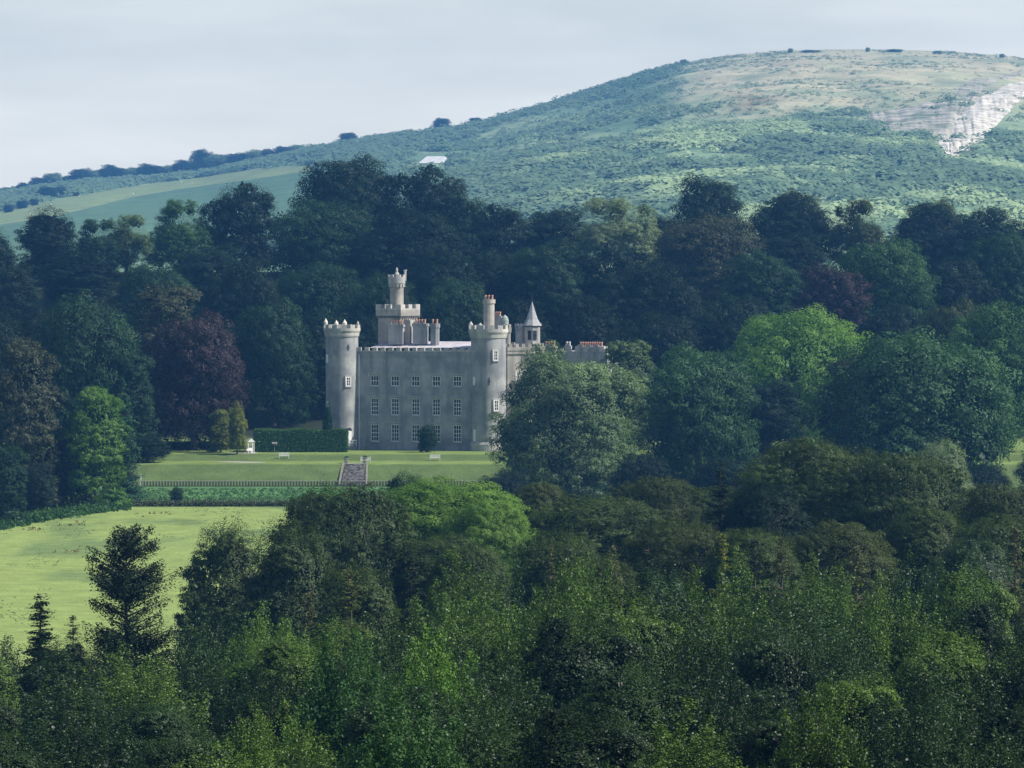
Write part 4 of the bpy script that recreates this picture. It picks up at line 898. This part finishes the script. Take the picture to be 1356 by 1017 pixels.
# --- octagonal wing right of the tower
def prism(mb, cx, cy, rr, z0, z1, n=8, ph=0.0): return mb.lathe(cx, cy, [(rr, z0), (rr, z1)], n, ph)
WO = 8.0; ao = lx(692, WO); side = 34 * s7 / math.cos(R(20)); RO = side / (2 * math.sin(math.pi / 8)); FA = R(20) + TH     # local angle of first face
oc = (lx(689.5, 3) - 0, 0)
nrm1 = (math.sin(FA), -math.cos(FA)); ap = RO * math.cos(math.pi / 8)
fx, fy = lx(689, 3.0), 3.0                     # centre of the face on the image line
cx_, cy_ = fx - nrm1[0] * ap, fy - nrm1[1] * ap
ph = math.atan2(nrm1[1], nrm1[0]) + math.pi / 8
zw = lz(463, fx, fy)
prism(MB(), cx_, cy_, RO, -1, zw, 8, ph).build('octagonal_wing', STK, castle)
mb = MB(); prism(mb, cx_, cy_, RO + .2, lz(469, fx, fy), lz(467.3, fx, fy), 8, ph); 
mb.lathe(cx_, cy_, [(RO + .1, zw - .2), (RO + .1, lz(459.5, fx, fy)), (RO - .35, lz(459.5, fx, fy)), (RO - .35, zw - .2)], 8, ph)
for k in range(8):
    a0 = ph + k * math.pi / 4; p0 = (cx_ + (RO - .02) * math.cos(a0), cy_ + (RO - .02) * math.sin(a0)); a1 = a0 + math.pi / 4; p1 = (cx_ + (RO - .02) * math.cos(a1), cy_ + (RO - .02) * math.sin(a1))
    L_ = math.dist(p0, p1); ang = math.atan2(p1[1] - p0[1], p1[0] - p0[0])
    for j in range(4):
        t = L_ * (j + .25) / 4; mb.box(p0[0] + t, p0[0] + t + L_ * .13, p0[1], p0[1] + .4, lz(459.5, fx, fy), lz(455.3, fx, fy), ang, p0)
mb.build('wing_parapet', STK, castle)
def on_face(px, y0, y1, wpx, cols, rws, FAx=FA, fcx=None, hood=False, white=False):
    k = (lx(px, 3) - fx) / math.cos(R(20)) * 1.0; x = fx + k * math.cos(FA); y = fy + k * math.sin(FA); w = wpx * s7
    window((x, y, (lz(y0, fx, fy) + lz(y1, fx, fy)) / 2), w, (y1 - y0) * s7, cols, rws, rot=FA, hood=hood, surround=True, recess=-.04, white=white)
on_face(689.5, 491, 508, 13, 3, 4); on_face(689.5, 527, 547, 13, 3, 4); on_face(689.5, 562, 584, 13, 3, 4)
F2 = FA + math.pi / 4
for (y0, y1) in ((527, 547), (562, 584)):
    x = cx_ + ap * math.sin(F2); y = cy_ - ap * math.cos(F2); window((x, y, (lz(y0, fx, fy) + lz(y1, fx, fy)) / 2), 1.6, (y1 - y0) * s7, 3, 4, rot=F2, hood=False, surround=True, recess=-.04)
# turrets on the wing
wt = 10.0; a = lx(689, wt); r = 6.6 * s7; z = lambda y: lz(y, a, wt)
mb = MB().lathe(a, wt, [(r, z(470)), (r, z(437)), (r * 1.14, z(435)), (r * 1.14, z(431)), (r * .8, z(431))], 28); arc_merlons(mb, a, wt, r * 1.14, .25, z(431), z(428.8), 9, .55)
mb.build('round_turret', ST, castle)
a = lx(704.5, wt); r = 10.8 * s7; z = lambda y: lz(y, a, wt)
MB().lathe(a, wt, [(r, z(470)), (r, z(433)), ], 8, .3).build('octagonal_turret', STL, castle)
MB().lathe(a, wt, [(r * .2, z(432)), (r * 1.2, z(431.5)), (r * 1.2, z(430.8)), (r * .72, z(423)), (r * .38, z(412)), (.06, z(399.5))], 8, .3).build('spire', SLATE, castle)
MB().tube([(a, wt, z(400)), (a, wt, z(388))], .07, 6).box(a - .28, a + .28, wt - .03, wt + .03, z(390.6), z(389)).build('weather_vane', IRON, castle)
for px, dy in ((701, 0), (708.5, 0)):
    s = (px - 704.5) * s7 / r; phi = math.asin(s) + TH; x, y = a + r * .985 * math.sin(phi), wt - r * .985 * math.cos(phi)
    o = MB().box(-.35, .35, -.05, .06, -1.0, .8).lathe(0, 0, [(.35, 0), (.35, .01)], 4).build('turret_opening', IRON, castle); o.location = (x, y, (z(443))); o.rotation_euler = (0, 0, phi)
# --- keep
wk = 9.0; kx = lx(527, wk); KR = R(36)      # square keep turned to the viewer
hw = 2.72; zk = lambda y: lz(y, kx, wk)
MB().box(kx - hw, kx + hw, wk - hw, wk + hw, 8, zk(419.5), TH - KR + R(90) * 0, (kx, wk)).build('keep', STK, castle)
kr = TH - KR
mb = MB(); h2 = hw + .33
mb.box(kx - h2, kx + h2, wk - h2, wk + h2, zk(418), zk(410), kr, (kx, wk))
for sx in (-1, 1):      # machicolation corbels
    for k in range(9):
        t = -h2 + .15 + k * (2 * h2 - .6) / 8
        mb.box(kx + t, kx + t + .32, wk - h2 + .003, wk - hw, zk(421), zk(418), kr, (kx, wk)); mb.box(kx + hw, kx + h2 - .003, wk + t, wk + t + .32, zk(421), zk(418), kr, (kx, wk))
mb.build('keep_corbels', STK, castle)
mb = MB(); zz0, zz1 = zk(410), zk(403)
for side_ in range(4):
    rr = kr + side_ * math.pi / 2
    mb.box(kx - h2 + .003, kx + h2 - .003, wk - h2 + .002 * side_, wk - h2 + .4, zz0, zz0 + .25, rr, (kx, wk))
    for (q0, q1) in ((-1, -.55), (-.2, .2), (.55, 1)): mb.box(kx + h2 * q0 + .004, kx + h2 * q1 - .004, wk - h2 + .002 * side_, wk - h2 + .42, zz0 + .25, zz1, rr, (kx, wk))
mb.build('keep_parapet', STL, castle)
ta = lx(525.6, wk - 1); r = 9.3 * s7; z = lambda y: lz(y, ta, wk - 1)
MB().lathe(ta, wk - 1, [(r, z(412)), (r * .97, z(380))], 32).build('stair_turret', STK, castle)
mb = MB().lathe(ta, wk - 1, [(r * .9, z(380.5)), (r * 1.0, z(379)), (r * 1.25, z(375)), (r * 1.25, z(366.5)), (r * .95, z(366.5)), (r * .95, z(370))], 32)
for k in range(14): aa = 2 * math.pi * k / 14; mb.arc(ta, wk - 1, r * .98, r * 1.2, z(380), z(376.4), aa, aa + .22, 1)
arc_merlons(mb, ta, wk - 1, r * 1.25, .3, z(366.5), z(363.6), 7, .55, .4); mb.build('stair_turret_parapet', STL, castle)
MB().lathe(ta, wk - 1, [(.75, z(368)), (.5, z(362.5)), (.2, z(360)), (.26, z(357.5)), (.05, z(354))], 8).build('finial', STL, castle)
a = lx(536.5, wk - 1); MB().lathe(a, wk - 1, [(.24, z(372)), (.24, z(359)), (.34, z(358.6)), (.34, z(357.2))], 8).build('flagpole', STL, castle)
a2 = lx(541.5, wk - 1); MB().tube([(a, wk - 1, z(372)), (a2, wk - 1, z(404))], .06, 5).tube([(a + .05, wk - 1.5, z(380)), (a2 - .3, wk - 1.5, z(404))], .05, 5).tube([(a - .1, wk - 1, z(388)), (a2 - .2, wk - 1, z(388))], .05, 5).build('iron_ladder', IRON, castle)
# chimney stacks before the keep
chimney(526, 429.5, 456, 22, 5.2, 5, ST, POT, dpx=20, rot=R(0)); chimney(541, 424, 456, 9.5, 6.6, 0, STK, dpx=18)
chimney(557, 428.5, 456, 20, 5.6, 4, ST, POT, dpx=16); chimney(576, 428.5, 458, 14, 5.2, 2, ST, POT, n=8)
# chimney and wing to the right
chimney(728.5, 458, 500, 17.5, 12, 4, ST, POT, dpx=16)
b0, b1 = lx(740, 22), lx(804, 22)
MB().box(b0, b1, 22, 34, -1, lz(466, b1, 22)).build('rear_wing', ST, castle)
mb = MB(); k = b0
while k < b1 - 1: mb.box(k, k + .9, 21.9, 22.3, lz(466, b1, 22), lz(461.5, b1, 22)); k += 1.6
mb.build('rear_parapet', STL, castle)
chimney(752.5, 458, 470, 9, 24, 2, STL, POTW); chimney(783, 458.5, 472, 40, 24, 10, STL, POT)
# front door, steps and railing by left tower
def door():
    a, r = tl[0], tl[1]; pc = CX + F * wpt(a, .6)[0] / wpt(a, .6)[1]; phi = math.asin((463.3 - pc) * s7 / r) + TH
    x, y = a + (r + .02) * math.sin(phi), .6 - (r + .02) * math.cos(phi)
    h = lz(570, a); o = MB().box(-.42, .42, -.08, .15, .9, h).build('door', WHITE, castle); o.location = (x, y, 0); o.rotation_euler = (0, 0, phi)
    vs = [(.55 * math.cos(t), -.05, h + .003 + .62 * math.sin(t)) for t in np.linspace(0, math.pi, 9)]; n = len(vs)
    o2 = MB().add(vs + [(q[0], .2, q[2]) for q in vs], [tuple(range(n)), tuple(range(2 * n - 1, n - 1, -1))] + [(i, i + 1, n + i + 1, n + i) for i in range(n - 1)] + [(n - 1, 0, n, 2 * n - 1)]).build('door_arch', IRON, o)
    return x, y, phi
dx, dy, dphi = door()
mb = MB()
for k in range(5): mb.box(-.9 - .32 * (4 - k) - 0, .8, -1.6, -.1, (.18 * k if k else -.3), .18 * (k + 1) - .002 if k < 4 else .9)
o = mb.build('door_steps', STL, castle); o.location = (dx, dy, 0); o.rotation_euler = (0, 0, TH)
mb = MB()
for k in range(6): x = -2.2 + k * .72; zb = max(0, min(.9, .9 + (x + .9) * .7)); mb.tube([(x, -1.62, zb - .1), (x, -1.62, zb + 1.0)], .045, 5)
mb.tube([(-2.3, -1.62, .85), (-.9, -1.62, 1.9), (1.5, -1.62, 1.9)], .05, 5).tube([(-2.3, -1.62, .4), (-.9, -1.62, 1.4), (1.5, -1.62, 1.4)], .04, 5)
o = mb.build('handrail', WHITE, castle); o.location = (dx, dy, 0); o.rotation_euler = (0, 0, TH)
MB().tube([(lx(475.8), -.12, 0), (lx(475.8), -.12, lz(470))], .07, 6).build('downpipe', WHITE, castle)

# ------------------------------------------------------------------ garden
# clipped hedge
def hedge():
    x0, x1 = PX(336, 797), PX(459, 797); g = rs(9); n = 26000
    zt_ = PZ(570.5, 797); pos = []; nr = []
    f = g.rand(n); x = x0 + (x1 - x0) * g.rand(n)
    front = f < .5; top = (f >= .5) & (f < .92); 
    y = np.where(front, 797.0, np.where(top, 797 + 7 * g.rand(n), 797 + 7 * g.rand(n))); z = np.where(front, zt_ * g.rand(n), np.where(top, zt_, zt_ * g.rand(n)))
    x = np.where(f >= .92, np.where(g.rand(n) < .5, x0, x1), x)
    nr = np.stack([np.where(f >= .92, 1.0, 0), np.where(front, -1.0, 0), np.where(top, 1.0, 0)], 1)
    pos = np.stack([x, y, z], 1) + g.normal(0, .07, (n, 3)); pos[:, 2] += .12 * np.sin(x * .9)
    V = quads(pos, unit(nr + g.normal(0, .35, (n, 3))), .3, g)
    core = MB().box(x0 + .1, x1 - .1, 797.1, 803.9, -.2, zt_ - .15).mesh('hedge_core', LEAF['dark'])
    me = mk('hedge', [(V, g.rand(n))]); me.materials.append(LEAF['mid']); o = link_mesh('hedge', me)
    tag(o, 'long clipped box hedge beside the left tower', 'hedge'); c = link_mesh('hedge_core', core, None, o)
hedge()
# gravel path patch, flower bed
def sheet(name, pts, D_pts_mat, mat, dz, label=None):
    vs = []
    for (px, D) in pts: x = PX(px, D); vs.append((x, D, gz1(x, D) + dz))
    return link_mesh(name, MB().add(vs, [tuple(range(len(vs)))]).mesh(name, mat))
GRAV = mat_noise('gravel', (.26, .25, .24), (.38, .36, .34), 3)
tag(sheet('path', [(283, 781.8), (318, 781.2), (350, 779), (352, 777.5), (330, 776.5), (296, 779.3)], None, GRAV, .03), kind='structure')
tag(sheet('terrace_path', [(296, 791.5), (325, 796.5), (342, 796.5), (338, 791.5)], None, GRAV, .03), kind='structure')
# steps on the bank
def steps():
    xa, xb = PX(454, 770), PX(484, 770); e = empty('garden_steps', ((xa + xb) / 2, 770, -2.5)); tag(e, 'weathered stone steps set in the grass bank below the lawn', 'steps')
    w = (xb - xa) / 2; n = 16; mb = MB(); zb, zt_ = -4.5 + 2.5, -1.05 + 2.5; y0 = 762.9 - 770; y1 = 773.6 - 770
    for k in range(n): mb.box(-w * (1.08 - .02 * k), w * (1.08 - .02 * k), y0 + (y1 - y0) * k / n, y0 + (y1 - y0) * (k + 1) / n - .004, zb - 1, zb + .04 + (zt_ - zb) * (k + 1) / n)
    mb.build('step', mat_noise('old_stone', (.09, .085, .08), (.30, .28, .27), 1.6, lo=.42, hi=.6, bump=.5), e)
    mb = MB()
    for s in (-1, 1):
        o = len(mb.v); a, b = s * w * 1.1, s * w * .98; t = .35 * s
        mb.add([(a, y0, zb - .6), (a + t, y0, zb - .6), (a + t, y0, zb + .3), (a, y0, zb + .3), (b, y1, zt_ - .6), (b + t, y1, zt_ - .6), (b + t, y1, zt_ + .12), (b, y1, zt_ + .12)], [(0, 1, 2, 3), (4, 7, 6, 5), (0, 4, 5, 1), (1, 5, 6, 2), (2, 6, 7, 3), (3, 7, 4, 0)])
    mb.build('side_wall', mat_noise('kerb_stone', (.12, .115, .1), (.25, .24, .21), 2), e)
    MB().box(-w * 1.15, w * 1.15, y1, y1 + 1.2, zt_ - .5, zt_ + .06).build('landing', GRAV, e)
steps()
def urn(px, top, base, D, label):
    x = PX(px, D); zb = gz1(x, D); h = (base - top) / F * D; e = empty('garden_urn', (x, D, zb)); tag(e, label, 'urn', 'stone urns at the head of the steps')
    MB().box(-.35, .35, -.35, .35, -.2, h * .45).box(-.42, .42, -.42, .42, h * .452, h * .5).build('pedestal', STL, e)
    MB().lathe(0, 0, [(.2, h * .5), (.12, h * .56), (.28, h * .66), (.42, h * .85), (.52, h * .97), (.4, h)], 16).build('bowl', STL, e)
    V = quads(rs(3).normal(0, .22, (160, 3)) * np.array((1, 1, .6)) + np.array((0, 0, h * 1.06)), unit(rs(4).normal(0, 1, (160, 3))), .2, rs(5)); me = mk('urn_plant', [(V, rs(6).rand(160))]); me.materials.append(LEAF['mid']); link_mesh('foliage', me, None, e)
urn(458.5, 609.5, 617, 774.8, 'stone urn at the left head of the garden steps'); urn(483, 609, 617, 774.8, 'stone urn at the right head of the garden steps')
def bench_meshes():
    s = MB()
    for k in range(4): s.box(-.95, .95, -.28 + k * .13, -.28 + k * .13 + .1, .44, .48)
    b = MB(); b.box(-.95, .95, .26, .31, .92, 1.0).box(-.95, .95, .26, .31, .52, .58)
    for k in range(15): x = -.9 + k * .126; b.box(x, x + .06, .265, .305, .582, .918)
    l = MB().box(-.035, .035, -.03, .03, 0, .44); ar = MB().box(-.03, .03, -.3, .3, .66, .7).box(-.03, .03, -.3, -.24, .482, .658)
    return s.mesh('seat', WHITE), b.mesh('backrest', WHITE), l.mesh('leg', WHITE), ar.mesh('armrest', WHITE)
BM = bench_meshes()
for px, D, lb in ((376, 785.5, 'white slatted bench on the lawn nearest the arbour'), (484, 776.5, 'white slatted bench just behind the head of the steps'), (576, 783.5, 'white slatted bench on the lawn right of the steps')):
    x = PX(px, D); e = empty('garden_bench', (x, D, gz1(x, D)), 0, (1.02, 1, 1.12)); tag(e, lb, 'bench', 'white benches on the lawn')
    link_mesh('seat', BM[0], None, e); link_mesh('backrest', BM[1], None, e)
    for q in (-.88, .88):
        for y in (-.25, .28): o = link_mesh('leg', BM[2], None, e); o.location = (q, y, 0)
        o = link_mesh('armrest', BM[3], None, e); o.location = (q, 0, 0)
# white arbour
x = PX(331.5, 794); e = empty('garden_arbour', (x, 794, 0), R(20)); tag(e, 'small white arbour with pitched roof beside the yellow-green shrubs', 'arbour')
for q in (-.55, .55):
    for y in (-.5, .5): MB().box(q - .06, q + .06, y - .06, y + .06, 0, 2.1).build('post', WHITE, e)
MB().box(-.5, .5, .44, .5, 0, .9).box(-.5, .5, -.1, .44, .4, .46).build('seat', WHITE, e)
MB().add([(-.75, -.7, 2.1), (.75, -.7, 2.1), (.75, .7, 2.1), (-.75, .7, 2.1), (0, -.7, 2.75), (0, .7, 2.75)], [(0, 1, 4), (3, 5, 2), (0, 4, 5, 3), (1, 2, 5, 4), (0, 3, 2, 1)]).build('roof', WHITE, e)
mb = MB()
for k in range(5): mb.box(-.5 + k * .24, -.46 + k * .24, .505, .53, .9, 2.1)
mb.build('trellis', WHITE, e)
# bird table
x = PX(363.5, 793); e = empty('bird_table', (x, 793, 0)); tag(e, 'weathered bird table standing in front of the hedge', 'bird table')
OW = mat_noise('old_wood', (.12, .13, .12), (.22, .23, .22), 5)
MB().tube([(0, 0, -.1), (0, 0, 1.5)], .06, 6).build('post', OW, e); MB().box(-.45, .45, -.3, .3, 1.5, 1.56).box(-.4, -.35, -.25, .25, 1.56, 1.8).box(.35, .4, -.25, .25, 1.56, 1.8).build('tray', OW, e)
MB().add([(-.5, -.35, 1.8), (.5, -.35, 1.8), (.5, .35, 1.8), (-.5, .35, 1.8), (-.5, 0, 2.1), (.5, 0, 2.1)], [(0, 1, 5, 4), (3, 4, 5, 2), (0, 4, 3), (1, 2, 5), (0, 3, 2, 1)]).build('roof', OW, e)
# railing along the ha-ha
def railing():
    Dr = 762.6; x0, x1 = PX(186, Dr), PX(655, Dr); zb = gz1(0, Dr); e = empty('garden_railing', ((x0 + x1) / 2, Dr, zb)); tag(e, 'long low balustrade along the foot of the grass bank', 'balustrade')
    BAL = mat_noise('rail_stone', (.30, .30, .27), (.46, .45, .41), 2); c = (x0 + x1) / 2
    MB().box(x0 - c, x1 - c, -.09, .09, .93, 1.04).build('top_rail', BAL, e); MB().box(x0 - c, x1 - c, -.1, .1, -.15, .14).build('bottom_rail', mat_noise('rail_base', (.05, .055, .045), (.1, .105, .09), 2), e)
    DK = mat_noise('rail_wood', (.07, .08, .06), (.14, .15, .12), 3); bm = MB().box(-.14, .14, -.07, .07, .142, .928).mesh('baluster', DK); rest = MB(); px = 187.0
    while px < 655:
        x = PX(px, Dr) - c
        if 510 < px < 606: rest.box(x - .14, x + .14, -.07, .07, .142, .928)
        else: o = link_mesh('baluster', bm, None, e); o.location = (x, 0, 0)
        px += 3.95
    o = rest.build('balusters', DK, e); o['kind'] = 'stuff'
    x = PX(186, Dr) - c; MB().box(x - .12, x + .12, -.12, .12, 0, 2.2).build('gate_post', WHITE, e)
railing()
# wire fence along top of pasture
e = empty('wire_fence', (PX(250, 744), 744, gz1(PX(250, 744), 744))); tag(e, 'post and wire fence along the top of the pasture', 'fence')
x0, x1 = PX(120, 744), PX(400, 744); c = e.location.x; pm = MB().tube([(0, 0, -.3), (0, 0, 1.1)], .07, 6).mesh('post', OW)
k = x0
while k < x1: o = link_mesh('post', pm, None, e); o.location = (k - c, 0, 0); o.rotation_euler = (0, .06 * math.sin(k * 5), 0); k += 2.9
for z in (.35, .7, 1.0): MB().tube([(x0 - c, 0, z), (x1 - c, 0, z)], .02, 4).build('wire', OW, e)
# ground cover: fence-line growth, tussocks, reddish dock patch, left undergrowth
def tufts(name, label, n, fn, size, hgt, leafm, seed, k=10):
    g = rs(seed); xy = fn(g, n); x, D = xy[:, 0], xy[:, 1]; z = gz(x, D); m = len(x); ii = np.repeat(np.arange(m), k); N_ = m * k
    s = size * (.6 + .8 * g.rand(m)); q = g.normal(0, 1, (N_, 3)); q[:, 2] = np.abs(q[:, 2])
    pos = np.stack([x, D, z], 1)[ii] + q * s[ii][:, None] * np.array((.6, .6, hgt)); nrm = unit(np.stack([g.normal(0, 1, N_), g.normal(0, 1, N_), g.rand(N_) * .6], 1))
    V = quads(pos, nrm, size * 1.1, g, .6); me = mk(name, [(V, np.clip(g.rand(m)[ii] * .7 + .3 * g.rand(N_), 0, 1))]); me.materials.append(LEAF[leafm]); tag(link_mesh(name, me), label, 'vegetation', kind='stuff')
def f_fence(g, n): D = 743 + 3.2 * g.rand(n); return np.stack([PX(30, 744) + (PX(440, 744) - PX(30, 744)) * g.rand(n), D], 1)
tufts('fence_growth', 'rough weeds growing along the pasture fence', 1500, f_fence, .38, .9, 'olive', 51, 9)
def f_rough(g, n): D = 747 + 14 * g.rand(n); return np.stack([PX(70, 755) + (PX(660, 755) - PX(70, 755)) * g.rand(n), D], 1)
tufts('rough_grass', 'long green grass below the balustrade', 5000, f_rough, .26, .35, 'rough', 52, 6) if 'rough' in LEAF else None
def f_past(g, n):
    D = 450 + 288 * g.rand(n * 3); px = -30 + 620 * g.rand(n * 3); x = (px - CX) / F * D; ok = fbm(x / 7, D / 16, 3, 71) > .52; return np.stack([x[ok], D[ok]], 1)[:n]
tufts('pasture_tussocks', 'scattered coarse grass tussocks in the sunny pasture', 2200, f_past, .13, .45, 'pale', 53, 7)
def f_dock(g, n):
    c = [(202, 722), (50, 690), (92, 700), (92, 640)]; i = g.randint(0, 4, n); return np.array([(PX(c[k][0], c[k][1]) + g.normal(0, 1.5), c[k][1] + g.normal(0, 3)) for k in i])
tufts('dock_weeds', 'patches of rusty seeding dock weeds', 34, f_dock, .25, .8, 'rust', 54, 8) if 'rust' in LEAF else None
def f_left(g, n):
    t = g.rand(n); px = -20 + 190 * t; D = 690 + 52 * t + g.normal(0, 3, n); return np.stack([(px - CX) / F * D, D], 1)
tufts('undergrowth', 'tangled green undergrowth under the left park trees', 2200, f_left, .38, 1.2, 'mid', 55, 14)
# ------------------------------------------------------------------ haze
hb = MB().box(-2200, 2200, -120, 5300, -20, 305).mesh('haze')
m, t = mat_new('haze_air'); pv = N(t, 'ShaderNodeVolumePrincipled'); pv.inputs['Density'].default_value = HAZE; pv.inputs['Color'].default_value = (.10, .32, .72, 1); pv.inputs['Anisotropy'].default_value = 0.1
pv.inputs['Density Attribute'].default_value = ''; pv.inputs['Temperature Attribute'].default_value = ''
o = N(t, 'ShaderNodeOutputMaterial'); t.links.new(pv.outputs[0], o.inputs['Volume']); hb.materials.append(m)
tag(link_mesh('haze', hb), 'pale blue haze hanging over the valley', 'haze', kind='stuff')
